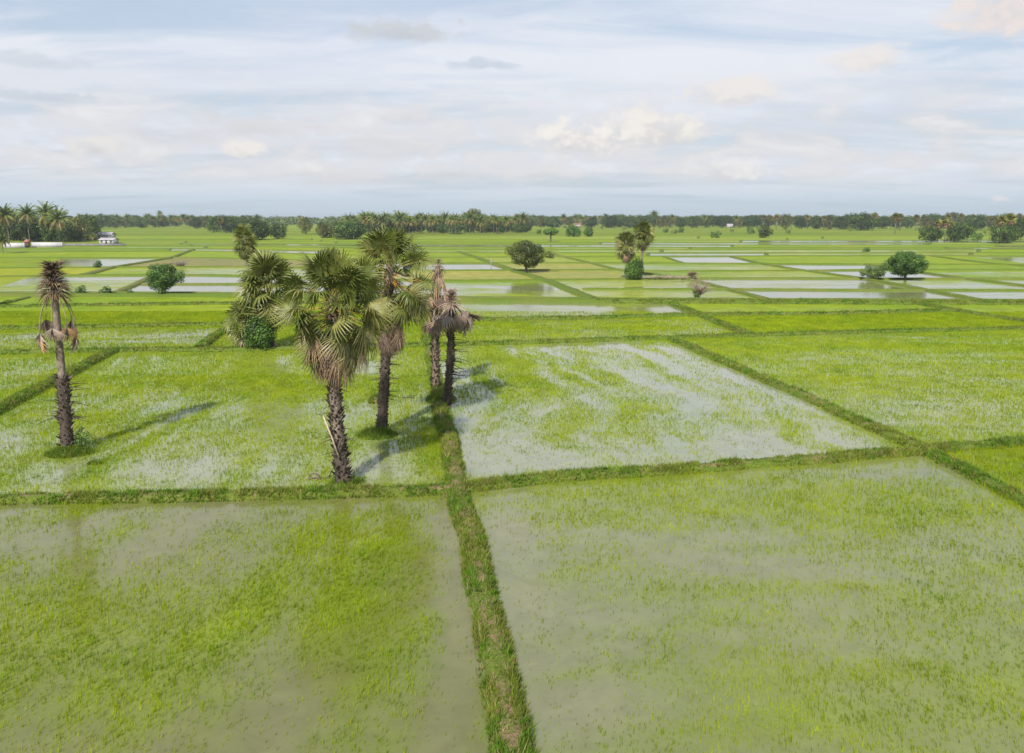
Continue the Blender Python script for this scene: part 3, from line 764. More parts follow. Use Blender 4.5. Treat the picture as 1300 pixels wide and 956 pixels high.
def fan_crown(root, c, nleaf, rp, rb, elev=(80, -35), dead=0, dead_el=(-45, -80), rbd=None, nseg=26, orange=.35, az0=0.0, mess=14, deadz=0.0, skirt=0, name="crown", petd=None, lng=.55):
    gl = G(); gp_ = G(); c = np.array(c, float)
    for i in range(nleaf):
        f = (i + .5) / nleaf; e_ = R(elev[0] + (elev[1] - elev[0]) * f ** .9 + rng.normal(0, mess * .9)); a_ = az0 + i * 2.39996 + rng.normal(0, .35)
        dv = np.array([math.cos(a_) * math.cos(e_), math.sin(a_) * math.cos(e_), math.sin(e_)])
        up = np.array([-math.cos(a_) * math.sin(e_), -math.sin(a_) * math.sin(e_), math.cos(e_)])
        sdv = np.cross(dv, up); tw = rng.normal(0, R(38 + 50 * f)); up = up * math.cos(tw) + sdv * math.sin(tw)
        # upper blades turn their face outwards
        lc = OL[rng.integers(len(OL))]
        if f > .72 and rng.uniform() < .3: lc = (.20, .185, .075)
        pc = ORG if (f > .5 and rng.uniform() < orange * 2) else PETG
        o_ = c + np.array([0, 0, -lng * f * rp])
        if f > .55: dv = unit(dv + np.array([0, 0, -.15]))
        fan(gl, o_, dv, up, rp * rng.uniform(.8, 1.15) * (.75 + .35 * math.sin(min(1, f * 1.6) * math.pi / 2)), rb * rng.uniform(.85, 1.1), lc, pc, nseg=nseg,
            span=rng.uniform(220, 320), droop=.3 + .8 * f, cone=.10 + .12 * f, Gp=gp_, limp=.35 * f)
    o1 = gl.build(name, M_FAN, root)
    if gp_.n: gp_.build("leaf_stalks", M_LEAF, o1)
    if dead:
        gd = G()
        for i in range(dead):
            e_ = R(rng.uniform(min(dead_el), max(dead_el))); a_ = az0 + i * 2.39996 + rng.normal(0, .3)
            dv = np.array([math.cos(a_) * math.cos(e_), math.sin(a_) * math.cos(e_), math.sin(e_)])
            up = np.array([-math.cos(a_) * math.sin(e_), -math.sin(a_) * math.sin(e_), math.cos(e_)])
            o_ = c + np.array([0, 0, deadz - .6 * rp + rng.uniform(-.4, .4)])
            dc = DEADC[rng.integers(len(DEADC))]
            fan(gd, o_, dv, up, (petd or rp) * rng.uniform(.8, 1.15), (rbd or rb * .8) * rng.uniform(.8, 1.1), dc, (.33, .20, .10), nseg=max(10, nseg - 8), span=rng.uniform(90, 170), droop=.9, fold=.8, cone=.3, tipc=1.1, limp=.7)
        gd.build("dead_leaves", M_DEAD, root)
    return o1
def ptw(px, py, Y, dy=0.0):
    x, z = lift(px, py, Y); return np.array([x, Y + dy, z])
def rel(p, b): return np.array(p) - np.array(b)

# main palm on the near bank
bx, by = g(437, 614); root = empty("palmyra_palm", (bx, by, 0)); B0 = np.array([bx, by, 0])
top = ptw(421, 374, by, .3)
t_ = np.linspace(0, 1, 40); pth = trunk_path((0, 0, -.1), rel(top, B0), (-.25, 0))
palm_trunk(root, pth, .36, .26, (.02, .95), 560, (.0, .25), (.12, .55, 24, .35, .9, [math.pi, 0.0, 3.4]), light=(.145, .115, .09), flare=1.5, stl=.26)
fan_crown(root, rel(top, B0), 74, 2.1, 1.36, (84, -50), 17, (-38, -80), 1.3, nseg=28, az0=.6)
sk = G()
for i in range(16):
    a_ = i * 2.4; e_ = R(-80)
    fan(sk, rel(ptw(418, 462, by), B0) + np.array([0, 0, .1]), (math.cos(a_) * .3, math.sin(a_) * .3, -1), (math.cos(a_), math.sin(a_), .3), .15, .95, DEADC[i % 4], (.3, .2, .1), 12, 110, .2, .8, Gp=sk)
sk.build("dead_skirt", M_DEAD, root)
sg = G(); p0 = rel(ptw(413, 524, by, -.62), B0); p1 = rel(ptw(433, 578, by, -.55), B0)
sg.tube([p0, (p0 + p1) / 2 + np.array([.03, 0, 0]), p1], [.04, .045, .06], 6, (.42, .34, .25)); sg.tube([p0, p0 + np.array([-.25, 0, .05]), p0 + np.array([-.42, 0, .12])], [.03, .02, .01], 5, BARK)
sg.build("hanging_stalk", M_BARK, root)
tag(root, "nearest leaning palm on the bank, big green crown and brown leaf skirt", "palm tree")

# second tall palm
bx, by = g(484, 549); root = empty("palmyra_palm", (bx, by, 0)); B0 = np.array([bx, by, 0])
top = ptw(495, 335, by, 0)
pth = trunk_path((0, 0, -.1), rel(top, B0), (.05, 0))
palm_trunk(root, pth, .36, .30, (.03, .9), 560, (.0, .75), (.2, .55, 22, .4, 1.1, [0.0, 0.2, -.3, 3.1]), light=(.155, .115, .088), flare=1.35, stl=.2)
fan_crown(root, rel(top, B0), 60, 2.1, 1.42, (86, -48), 26, (-62, -84), 1.35, nseg=28, az0=2.1, deadz=-1.2, petd=2.3)
tag(root, "tall straight palm with pale green crown standing on a grassy islet", "palm tree")

# left dying palm
bx, by = g(86, 573); root = empty("palmyra_palm", (bx, by, 0)); B0 = np.array([bx, by, 0])
top = ptw(67, 352, by, 0); pth = trunk_path((0, 0, -.1), rel(top, B0), (.06, 0))
palm_trunk(root, pth, .30, .19, (.03, .45), 200, (0, .44), (.18, .46, 36, .6, 1.6, [0.0, math.pi, .3, 2.9]), light=(.165, .130, .105), flare=1.15, stl=.24, step=.10)
gd = G(); tt = rel(top, B0)
for i in range(66):                                   # upright dark dead spear leaves
    f = i / 66; a_ = i * 2.39996; e_ = R(85 - 75 * f); dv = np.array([math.cos(a_) * math.cos(e_), math.sin(a_) * math.cos(e_), math.sin(e_)])
    fan(gd, tt + np.array([0, 0, .35 - 1.7 * f]), dv, (-dv[0] * .5, -dv[1] * .5, 1), .18, rng.uniform(.75, 1.12), (.10, .07, .052) if i % 3 else (.20, .135, .09), BARK, 7, 60, .8, .8, cone=.2, limp=.3)
gd.build("dead_leaf_tuft", M_DEAD, root)
gd = G()
for i in range(11):
    a_ = i * 2 * math.pi / 11 + .35 + rng.normal(0, .4); e = np.array([math.cos(a_), math.sin(a_), 0]); s_ = np.linspace(0, 1, 7)[:, None]
    st_ = tt + np.array([0, 0, -1.1]); ln = rng.uniform(1.4, 2.9)
    pts = st_ + e * (.25 + .85 * np.sin(s_ * 1.6)) + np.array([0, 0, -1.0]) * (s_ ** 1.3 * ln)
    gd.tube(pts, np.linspace(.04, .025, 7), 5, (.27, .205, .145))
    up_ = unit(e + rng.normal(0, .5, 3) * np.array([1, 1, 0]))
    fan(gd, pts[-1], (e[0] * .08, e[1] * .08, -1), up_, .02, rng.uniform(1.0, 1.35), (.32, .25, .21) if i % 3 else (.38, .23, .12), (.3, .2, .1), 14, 112, .5, 1.4, split=.42, cone=.05, tipc=1.1)
    fan(gd, pts[-1], (e[0] * .1, e[1] * .1, -1), unit(e + rng.normal(0, .9, 3)), .02, rng.uniform(.8, 1.1), (.20, .15, .12), (.3, .2, .1), 9, 60, .5, 1.5, split=.42, cone=.05, tipc=1.1)
gd.build("hanging_dead_fans", M_DEAD, root)
tag(root, "lone bare palm at the left with dark spiky top and hanging dry brown fans", "palm tree")

# dead pair on the central bank
bx, by = g(553, 494); root = empty("palmyra_palm", (bx, by, 0.2)); B0 = np.array([bx, by, .2])
top = ptw(556, 338, by, 0); pth = trunk_path((0, 0, -.2), rel(top, B0), (-.1, 0))
palm_trunk(root, pth, .34, .2, (.0, .95), 560, (.8, .95), (.1, .5, 14, .3, .7), light=(.155, .112, .08), flare=1.2, stl=.24)
tt = rel(top, B0); gd = G()
for i in range(26):
    f = i / 26; a_ = i * 2.39996; e_ = R(88 - 120 * f); dv = np.array([math.cos(a_) * math.cos(e_), math.sin(a_) * math.cos(e_), math.sin(e_)])
    fan(gd, tt + np.array([0, 0, .3 - 1.0 * f]), dv, (-dv[0] * .5, -dv[1] * .5, 1), .12, rng.uniform(.5, .8), (.25, .17, .13) if i % 2 else (.17, .12, .09), BARK, 6, 50, .9, .8, cone=.2, limp=.6)
gd.build("dead_leaf_tuft", M_DEAD, root); gd = G()
for i in range(30):
    a_ = i * 2.4; e = np.array([math.cos(a_), math.sin(a_), 0]); s_ = np.linspace(0, 1, 7)[:, None]; ln = rng.uniform(1.8, 4.6)
    pts = tt + np.array([0, 0, -.8]) + e * (.2 + .7 * np.sin(s_ * 1.7)) + np.array([0, 0, -1.0]) * (s_ ** 1.2 * ln)
    gd.tube(pts, np.linspace(.045, .03, 7), 5, (.45, .27, .12) if i % 3 == 0 else (.30, .22, .17))
    fan(gd, pts[-1], unit((e[0] * .35 + rng.normal(0, .2), e[1] * .35 + rng.normal(0, .2), -1)), unit(e + rng.normal(0, .9, 3)), .02, rng.uniform(.9, 1.4), DEADC[i % 4] if i % 3 else (.38, .30, .26), (.3, .2, .1), 10, 105, .5, 1.3, split=.5, cone=.15)
gd.build("hanging_dead_fans", M_DEAD, root)
tag(root, "taller slimmer dead palm of the middle pair, drooping brown fans below a thin tuft", "palm tree")

bx, by = g(567, 514); root = empty("palmyra_palm", (bx, by, 0.2)); B0 = np.array([bx, by, .2])
top = ptw(573, 388, by, 0); pth = trunk_path((0, 0, -.2), rel(top, B0), (.12, 0))
palm_trunk(root, pth, .31, .24, (.0, .95), 460, (0, 1), (.2, .85, 44, .5, 1.7, [0.0, .3, -.4, 0.1, 3.1]), flare=1.15, stl=.2)
tt = rel(top, B0); gd = G()
for i in range(40):
    f = i / 40; a_ = i * 2.39996; e_ = R(88 - 80 * f); dv = np.array([math.cos(a_) * math.cos(e_), math.sin(a_) * math.cos(e_), math.sin(e_)])
    fan(gd, tt + np.array([0, 0, .9 - 1.1 * f]), dv, (-dv[0] * .5, -dv[1] * .5, 1), .12, rng.uniform(.5, .85), (.25, .18, .14) if i % 3 else (.34, .25, .20), BARK, 7, 60, .8, .8, cone=.2)
gd.build("dead_leaf_tuft", M_DEAD, root); gd = G()
for i in range(24):
    a_ = rng.normal(-.25, 1.2) if i % 3 else i * 2.4; e_ = R(rng.uniform(-50, -4)); dv = np.array([math.cos(a_) * math.cos(e_), math.sin(a_) * math.cos(e_), math.sin(e_)])
    pl = rng.uniform(.9, 2.0); s_ = np.linspace(0, 1, 6)[:, None]
    pts = tt + np.array([0, 0, .2]) + dv * s_ * pl + np.array([0, 0, -.35]) * s_ ** 2
    gd.tube(pts, np.linspace(.05, .03, 6), 5, (.42, .33, .27))
    fan(gd, pts[-1], unit(dv * .7 + np.array([0, 0, -.7]) + rng.normal(0, .25, 3)), unit(np.array([dv[0], dv[1], .6]) + rng.normal(0, .6, 3)), .02, rng.uniform(.9, 1.35), (.33, .27, .235) if i % 2 else (.21, .16, .13), (.3, .2, .1), 10, 110, .5, 1.3, split=.5, cone=.2, limp=.3)
gd.build("hanging_dead_fans", M_DEAD, root)
tag(root, "shorter dead palm of the middle pair, grey fans reaching right, spiky dark trunk", "palm tree")

# palms behind on the left
def palmyra(px, py, tx, ty, cr, nleaf, lab, dead=10, nseg=18, tr=(.3, .22), **kw):
    bx, by = g(px, py); root = empty("palmyra_palm", (bx, by, 0)); B0 = np.array([bx, by, 0])
    top = ptw(tx, ty, by, 0); pth = trunk_path((0, 0, -.1), rel(top, B0), (.1, 0))
    palm_trunk(root, pth, tr[0], tr[1], (.0, .95), 60, (0, .2), None, stl=.2)
    fan_crown(root, rel(top, B0), nleaf, cr * .46, cr * .50, (82, -60), dead, (-40, -84), cr * .42, nseg=nseg, lng=1.5, deadz=-cr * .35, **kw)
    tag(root, lab, "palm tree"); return root
palmyra(345, 442, 340, 350, 4.2, 74, "broad green palm behind and left of the nearest palm, a bush at its foot", 12, nseg=20, az0=1)
palmyra(312, 443, 309, 400, 2.6, 40, "short young palm low beside the dark bush at the left bank", 12, nseg=14, az0=2)
palmyra(318, 377, 310, 298, 2.9, 50, "distant slender palm rising above the broad green palm at the left", 14, nseg=14, az0=3)
palmyra(800, 354, 795, 304, 3.6, 64, "left palm of the distant pair, wider crown with brown underside", 26, nseg=14, az0=3)
palmyra(813, 352, 817, 291, 3.4, 64, "right and taller palm of the distant pair with round orange-flecked crown", 20, nseg=14, az0=4, orange=.9)

# ------------------------------------------------------------------ broadleaf trees
GR = [(.040, .085, .016), (.060, .115, .020), (.085, .145, .026), (.035, .070, .014)]
def leaves(Gm, cen, rad, n_, size, cols, flat=.8, hollow=.45):
    d_ = rng.normal(0, 1, (n_, 3)); d_ /= np.linalg.norm(d_, axis=1)[:, None]
    rr = rad * (hollow + (1.08 - hollow) * rng.uniform(0, 1, n_) ** .6)
    P = cen[None] + d_ * rr[:, None] * np.array([1, 1, flat])[None]
    nrm = d_ * 1.1 + rng.normal(0, .38, (n_, 3)) + np.array([0, 0, .35]); nrm /= np.linalg.norm(nrm, axis=1)[:, None]
    a_ = np.cross(nrm, rng.normal(0, 1, (n_, 3))); a_ /= np.linalg.norm(a_, axis=1)[:, None] + 1e-9; b_ = np.cross(nrm, a_)
    s_ = size * rng.uniform(.6, 1.3, n_)[:, None]
    V = np.stack([P - a_ * s_, P - b_ * s_ * .45, P + a_ * s_, P + b_ * s_ * .45], 1).reshape(-1, 3)
    c = np.array(cols)[rng.integers(0, len(cols), n_)] * rng.uniform(.75, 1.25, (n_, 1))
    Gm.add(V, None, np.arange(n_ * 4).reshape(-1, 4), np.repeat(c, 4, 0))
def broadleaf(name, loc, h, wd, crown_h, ncl, nleaf, size, cols, label=None, cat="tree", material=None, trunk_r=.2, forks=1, extra=None, clump=.30, group=None, seed=None, lowfrac=0.0):
    root = empty(name, (loc[0], loc[1], 0)); gl = G(); gt = G()
    cc0 = np.array([0, 0, h - crown_h / 2]); cl = []
    for i in range(ncl):
        f = (i + .5) / ncl; zz = 1 - 2 * f; a_ = i * 2.39996 + rng.uniform(-.4, .4); rxy = math.sqrt(max(0, 1 - zz * zz))
        q = rng.uniform(.55, .88)
        c = cc0 + np.array([math.cos(a_) * rxy * wd / 2 * q, math.sin(a_) * rxy * wd / 2 * q, zz * crown_h / 2 * q])
        cl.append((c, wd * clump * rng.uniform(.65, 1.15)))
    for e in (extra or []): cl.append((np.array(e[:3], float), e[3]))
    tot = sum(r ** 2 for _, r in cl)
    for c, r in cl:
        tw_ = rng.uniform(.55, 1.5); cj = [tuple(np.array(k_) * tw_ * np.array([1 + .25 * (tw_ - 1), 1, 1])) for k_ in cols]
        leaves(gl, c, r, int(nleaf * r * r / tot), size, cj, flat=max(.72, min(1, crown_h / wd * 1.1)))
    gl.build("crown", material or M_LEAF, root)
    th = h - crown_h * .72
    for fk in range(forks):
        off = np.array([(fk - (forks - 1) / 2) * trunk_r * 3.0, 0, 0])
        tp = np.array([off[0] * 2.2 + rng.uniform(-.1, .1), rng.uniform(-.1, .1), max(th, .3)])
        s_ = np.linspace(0, 1, 6)[:, None]; pts = off * .4 * (1 - s_) + tp * s_ + np.array([0, 0, -.15]) * (1 - s_)
        gt.tube(pts, np.linspace(trunk_r * 1.3, trunk_r * .75, 6), 8, (.10, .082, .062), jit=.1)
        for j, (c, r) in enumerate(cl):
            if j % forks != fk or (j // forks) % 2: continue
            s_ = np.linspace(0, 1, 5)[:, None]; st = tp * .9
            pts = st + (c - st) * s_ + np.array([0, 0, .12 * h]) * np.sin(s_ * np.pi) * .5
            gt.tube(pts, np.linspace(trunk_r * .55, trunk_r * .10, 5), 5, (.10, .082, .062))
    gt.build("trunk", M_BARK, root, smooth=True)
    if label: tag(root, label, cat, group)
    return root
def at(px, py): return g(px, py)
DGS = [(.045, .085, .015), (.03, .06, .012)]
RICH = [(.040, .098, .012), (.062, .135, .016), (.095, .175, .022), (.028, .068, .010)]
OLV = [(.060, .095, .014), (.085, .125, .020), (.042, .070, .012), (.115, .120, .022)]
broadleaf("round_tree", at(208, 376), 6.9, 7.2, 5.9, 38, 11000, .16, RICH, "round bushy bright green tree alone on a bank left of the palms", trunk_r=.16, forks=2, clump=.15)
broadleaf("spreading_tree", at(668, 346), 9.3, 11.2, 7.8, 46, 15000, .22, OLV, "large olive green tree with lumpy crown, right of the tall palms in mid distance", trunk_r=.32, clump=.15, extra=[(6.4, 0, 5.2, 1.5), (7.4, 0, 4.8, 1.0), (1.5, -1, 2.6, 1.8)])
broadleaf("spreading_tree", at(1149, 355.5), 7.2, 10.4, 6.2, 44, 16000, .19, RICH, "wide dark green tree with low dome crown at the right", trunk_r=.3, clump=.14)
broadleaf("small_tree", at(1108, 355), 3.4, 6.4, 2.9, 24, 6000, .15, [(.075, .13, .02), (.11, .16, .03), (.05, .10, .02)], "small light green tree just left of the wide dark tree", trunk_r=.10, forks=2, clump=.15, extra=[(3.0, 0, 3.3, 1.5)])
broadleaf("umbrella_tree", at(699, 307), 8.0, 9.8, 3.0, 14, 3000, .4, RICH, "small flat-topped umbrella tree far off behind the olive tree", trunk_r=.45, clump=.22)
broadleaf("bush", at(728, 300), 9.5, 11, 9, 12, 3000, .5, RICH, "wider left bush of two dark bushes beyond the umbrella tree", "bush", trunk_r=.3)
broadleaf("bush", at(747, 300), 7, 8, 6.8, 9, 2200, .45, RICH, "smaller right bush of two dark bushes beyond the umbrella tree", "bush", trunk_r=.3)
broadleaf("bush", at(331, 445), 4.6, 3.3, 4.5, 22, 7000, .13, RICH, "dark green bush at the foot of the broad left palm", "bush", trunk_r=.08, forks=2)
broadleaf("bush", at(805, 355), 5.2, 5.4, 5.2, 14, 6000, .2, RICH, "dark green bush at the foot of the distant palm pair", "bush", trunk_r=.12, forks=2)
broadleaf("shrub", at(103, 571), 1.25, 1.5, 1.1, 8, 900, .07, RICH, "small leafy shrub growing beside the lone left palm", "shrub", trunk_r=.03, forks=2, extra=[(.1, 0, 1.55, .28), (-.1, 0, 1.3, .3)])
for px, py, hh, lab in ((103, 374, 1.8, "tiny dark shrub on the left bank, left one of two"), (135, 374, 1.8, "tiny dark shrub on the left bank, right one of two"), (165, 374.5, 1.0, "low scrubby shrub on the bank left of the round tree"),
                        (124, 340, 2.2, "small dark shrub standing in the pale flooded field at left"), (1100, 321, 2.6, "tiny dark shrub in the far fields above the small light green tree"),
                        (908, 302, 5, "small round shrub far out in the plain, left of the yellow field"), (953, 296, 6, "dark upright shrub at the edge of the far fields"),
                        (865, 296, 5, "round green shrub below the distant wood behind the palm pair"), (845, 296, 4.5, "low green shrub right behind the tall distant palm"),
                        (1241, 306, 6, "round bush between the two palm thickets at far right"), (684, 297, 4, "tiny round shrub far off right of the coconut grove")):
    broadleaf("shrub", at(px, py), hh, hh * 1.25, hh * .95, 6, 500, hh * .09, RICH, lab, "shrub", trunk_r=hh * .03)
broadleaf("bush", at(971, 302), 9.5, 10, 9, 10, 2500, .5, OLV, "olive bush alone at the far edge of the fields right of centre", "bush", trunk_r=.3)
for i in range(34):
    hh = rng.uniform(2.2, 5.5)
    broadleaf("shrub", at(rng.uniform(330, 1290), rng.uniform(289.5, 299)), hh, hh * rng.uniform(1, 1.8), hh * .95, 6, 260, hh * .1, DGS if i % 2 else OLV, "tiny dark shrub dotting the far green plain below the horizon wood", "shrub", trunk_r=hh * .03, group="tiny shrubs on the far plain")
# dry bush (grey twigs)
def twigs(name, loc, h, wd, n_, colr, lab, cat, rad=.03, upw=.8):
    gt = G()
    for i in range(n_):
        a_ = rng.uniform(0, 2 * np.pi); r0_ = rng.uniform(0, .35) * wd / 2; r1_ = rng.uniform(.3, 1) * wd / 2; s_ = np.linspace(0, 1, 5)[:, None]
        b_ = np.array([math.cos(a_) * r0_, math.sin(a_) * r0_, -.05]); e_ = np.array([math.cos(a_) * r1_, math.sin(a_) * r1_, h * rng.uniform(.5, 1.0) * (1 - (1 - upw) * r1_ / wd * 2)])
        mid_ = np.array([rng.normal(0, .06 * h), rng.normal(0, .06 * h), .08 * h])
        gt.tube(b_ + (e_ - b_) * s_ + mid_ * np.sin(s_ * np.pi), np.linspace(rad * 1.4, rad * .4, 5), 4, np.array(colr) * rng.uniform(.7, 1.3))
    o = gt.build(name, M_BARK, None, loc=(loc[0], loc[1], 0)); return tag(o, lab, cat)
twigs("dry_bush", at(229, 339), 2.6, 6.0, 150, (.20, .15, .13), "grey brown leafless bush on rough ground behind the round green tree", "dry bush")
# dead stump palm and leafless tree near the distant palm pair
bx, by = at(879, 355); root = empty("dead_palm", (bx, by, 0)); gd = G()
for i in range(20):
    a_ = i * 2.4; e_ = R(rng.uniform(15, 85)); dv = np.array([math.cos(a_) * math.cos(e_), math.sin(a_) * math.cos(e_), math.sin(e_)])
    fan(gd, np.array([0, 0, .5]), dv, (0, 0, 1), .7, 1.3, DEADC[i % 4], BARKL, 10, 90, .4, .6)
gd.build("dead_leaves", M_DEAD, root); gt = G(); gt.tube([(0, 0, -.1), (0, 0, .4), (0, 0, .9)], [.35, .32, .2], 8, BARK); gt.build("trunk", M_BARK, root)
tag(root, "low dried-up palm with brown fans by the brushwood on the bank", "dead palm")
bx, by = at(888, 380.5); root = empty("dead_tree", (bx, by, 0)); gt = G(); rt = random.Random(3)
gt.tube([(0, 0, -.1), (0, 0, .8), (.15, 0, 1.6)], [.22, .18, .14], 7, (.20, .15, .11))
for i in range(44):
    a_ = i * 2.4; e_ = R(rt.uniform(8, 65)); ln = rt.uniform(1.6, 3.6); dv = np.array([math.cos(a_) * math.cos(e_), math.sin(a_) * math.cos(e_), math.sin(e_)])
    s_ = np.linspace(0, 1, 5)[:, None]; st = np.array([.1, 0, rt.uniform(.8, 1.6)]); pts = st + dv * s_ * ln + np.array([0, 0, .25]) * s_ ** 2
    gt.tube(pts, np.linspace(.07, .02, 5), 4, (.20, .15, .115))
    for k_ in range(3):
        q = pts[2 + k_ % 3]; d2 = unit(dv + rng.normal(0, .5, 3)); gt.tube([q, q + d2 * .4, q + d2 * .8], [.025, .02, .01], 3, (.30, .23, .19))
gt.build("trunk", M_BARK, root); gl = G()
for c_ in ((-.7, 0, 1.0), (-.9, 0, 1.7), (-.5, 0, .5)): leaves(gl, np.array(c_), .55, 220, .13, RICH)
gl.build("leafy_climber", M_LEAF, root)
tag(root, "small leafless twisted tree on the wide bank below the dry palm", "dead tree")
# brushwood along the bank
gt = G(); P0 = np.array(at(818, 355)); P1 = np.array(at(872, 355))
for i in range(240):
    u = rng.uniform(); c_ = P0 + (P1 - P0) * u; zz = .45 + .5 * rng.uniform() * (1 - .5 * u); a_ = rng.uniform(0, np.pi); ln = rng.uniform(.4, 1.3)
    dv = np.array([math.cos(a_), math.sin(a_) * .5, rng.normal(0, .35)]); q = np.array([c_[0] - P0[0], c_[1] - P0[1] + rng.normal(0, .4), zz])
    gt.tube([q - dv * ln / 2, q, q + dv * ln / 2], [.04, .05, .03], 4, np.array((.34, .27, .23)) * rng.uniform(.5, 1.3))
tag(gt.build("brushwood_pile", M_BARK, None, loc=(P0[0], P0[1], 0)), "long heap of grey brown brushwood lying along the bank right of the dark bush", "brushwood")
# thin post in the bright flooded field
gt = G(); gt.tube([(0, 0, -.1), (0, 0, 3.2)], [.10, .08], 6, (.3, .25, .2)); gt.tube([(-.7, 0, 2.3), (.7, 0, 2.4)], [.07, .07], 5, (.3, .25, .2)); bx, by = at(623.5, 342)
tag(gt.build("wooden_post", M_BARK, None, loc=(bx, by, 0)), "thin wooden crosspost standing in the bright flooded field left of the olive tree", "post")

# grassy mounds at palm feet, one object each
def mound(px, py, rx, ry, h, lab, soilv=.2):
    bx, by = g(px, py); nr, na = 8, 26; V = [(0, 0, h)]
    for r_ in range(1, nr + 1):
        f = r_ / nr
        for k_ in range(na):
            a_ = 2 * math.pi * k_ / na; q = 1 + .18 * math.sin(a_ * 3 + px) + .10 * math.sin(a_ * 5)
            V.append((math.cos(a_) * rx * f * q, math.sin(a_) * ry * f * q, h * (1 - f ** 2.2) * (1 + rng.uniform(-.2, .2)) - .06 * f))
    V = np.array(V); T_ = [(0, 1 + k_, 1 + (k_ + 1) % na) for k_ in range(na)]
    Q = [(1 + (r_ - 1) * na + k_, 1 + r_ * na + k_, 1 + r_ * na + (k_ + 1) % na, 1 + (r_ - 1) * na + (k_ + 1) % na) for r_ in range(1, nr) for k_ in range(na)]
    root = mesh_obj("islet", V, [T_, Q], M_BUND, None, {"soil": np.full(len(V), soilv)}, True, (bx, by, 0)); root["kind"] = "structure"
    m_ = int(rx * ry * 3.14 * 170); a_ = rng.uniform(0, 2 * np.pi, m_); f = np.sqrt(rng.uniform(0, 1, m_)) * 1.1
    x = np.cos(a_) * rx * f; y = np.sin(a_) * ry * f; z = np.maximum(h * (1 - f ** 2.2), -.02)
    cc = np.where(rng.uniform(0, 1, (m_, 1)) < .5, np.array([[.08, .15, .012]]), np.array([[.14, .18, .02]]))
    P = np.column_stack([x + bx, y + by, z])
    o = blades(P, rng.uniform(.12, .30, m_) * np.where(rng.uniform(0, 1, m_) < .15, 2.0, 1), np.full(m_, .04), .8, cc, 4, "islet_grass", M_GRASS, (lab, "grass"))
mound(88, 576, 1.45, 1.1, .35, "ring of green grass around the foot of the lone left palm")
mound(479, 553, 1.35, 1.2, .42, "thick grass on the islet under the second tall palm")
mound(476, 510, .55, .9, .55, "small yellowish grass hummock in the water behind the second tall palm", .5)
mound(441, 614, .95, .75, .18, "sparse grass at the foot of the nearest palm", .6)
mound(560, 508, 1.2, 1.7, .45, "brown tangled grass at the feet of the dead palm pair", .6)
mound(121, 589, .45, .35, .10, "small grass tuft in the water right of the lone palm")
# fallen frond and twig in the water
gt = G(); bx, by = g(402, 609)
s_ = np.linspace(0, 1, 9)[:, None]
gt.tube(np.hstack([2.0 * s_, .1 * np.sin(s_ * 5), .02 + .75 * s_ ** 1.6]), np.linspace(.05, .03, 9), 5, (.09, .07, .055))
s2 = np.linspace(0, 2 * np.pi * .8, 12); gt.tube(np.column_stack([-.15 + .33 * np.cos(s2), .05 * np.sin(s2), .12 + .25 * np.sin(s2)]), np.linspace(.06, .02, 12), 5, (.10, .07, .055))
gt.tube([(-.5, 0, .05), (-.1, .1, .1), (.2, 0, .06)], [.05, .06, .03], 5, (.12, .085, .06)); gt.tube([(.75, .0, .15), (.9, 0, .5), (1.1, .05, .78)], [.03, .03, .01], 4, BARK)
tag(gt.build("fallen_frond", M_BARK, None, loc=(bx, by, 0)), "dark curled dead frond lying in the water left of the nearest palm", "fallen frond")
gt = G(); bx, by = g(518, 506)
gt.tube([(-.5, 0, .02), (0, .05, .12), (.6, -.1, .05)], [.04, .04, .02], 5, BARK); gt.tube([(-.45, 0, .02), (-.48, 0, .5)], [.03, .015], 4, BARK); gt.tube([(.2, 0, .1), (.5, .1, .18)], [.03, .015], 4, BARK)
tag(gt.build("driftwood_branch", M_BARK, None, loc=(bx, by, 0)), "small dark branch sticking out of the water left of the dead palm pair", "branch")

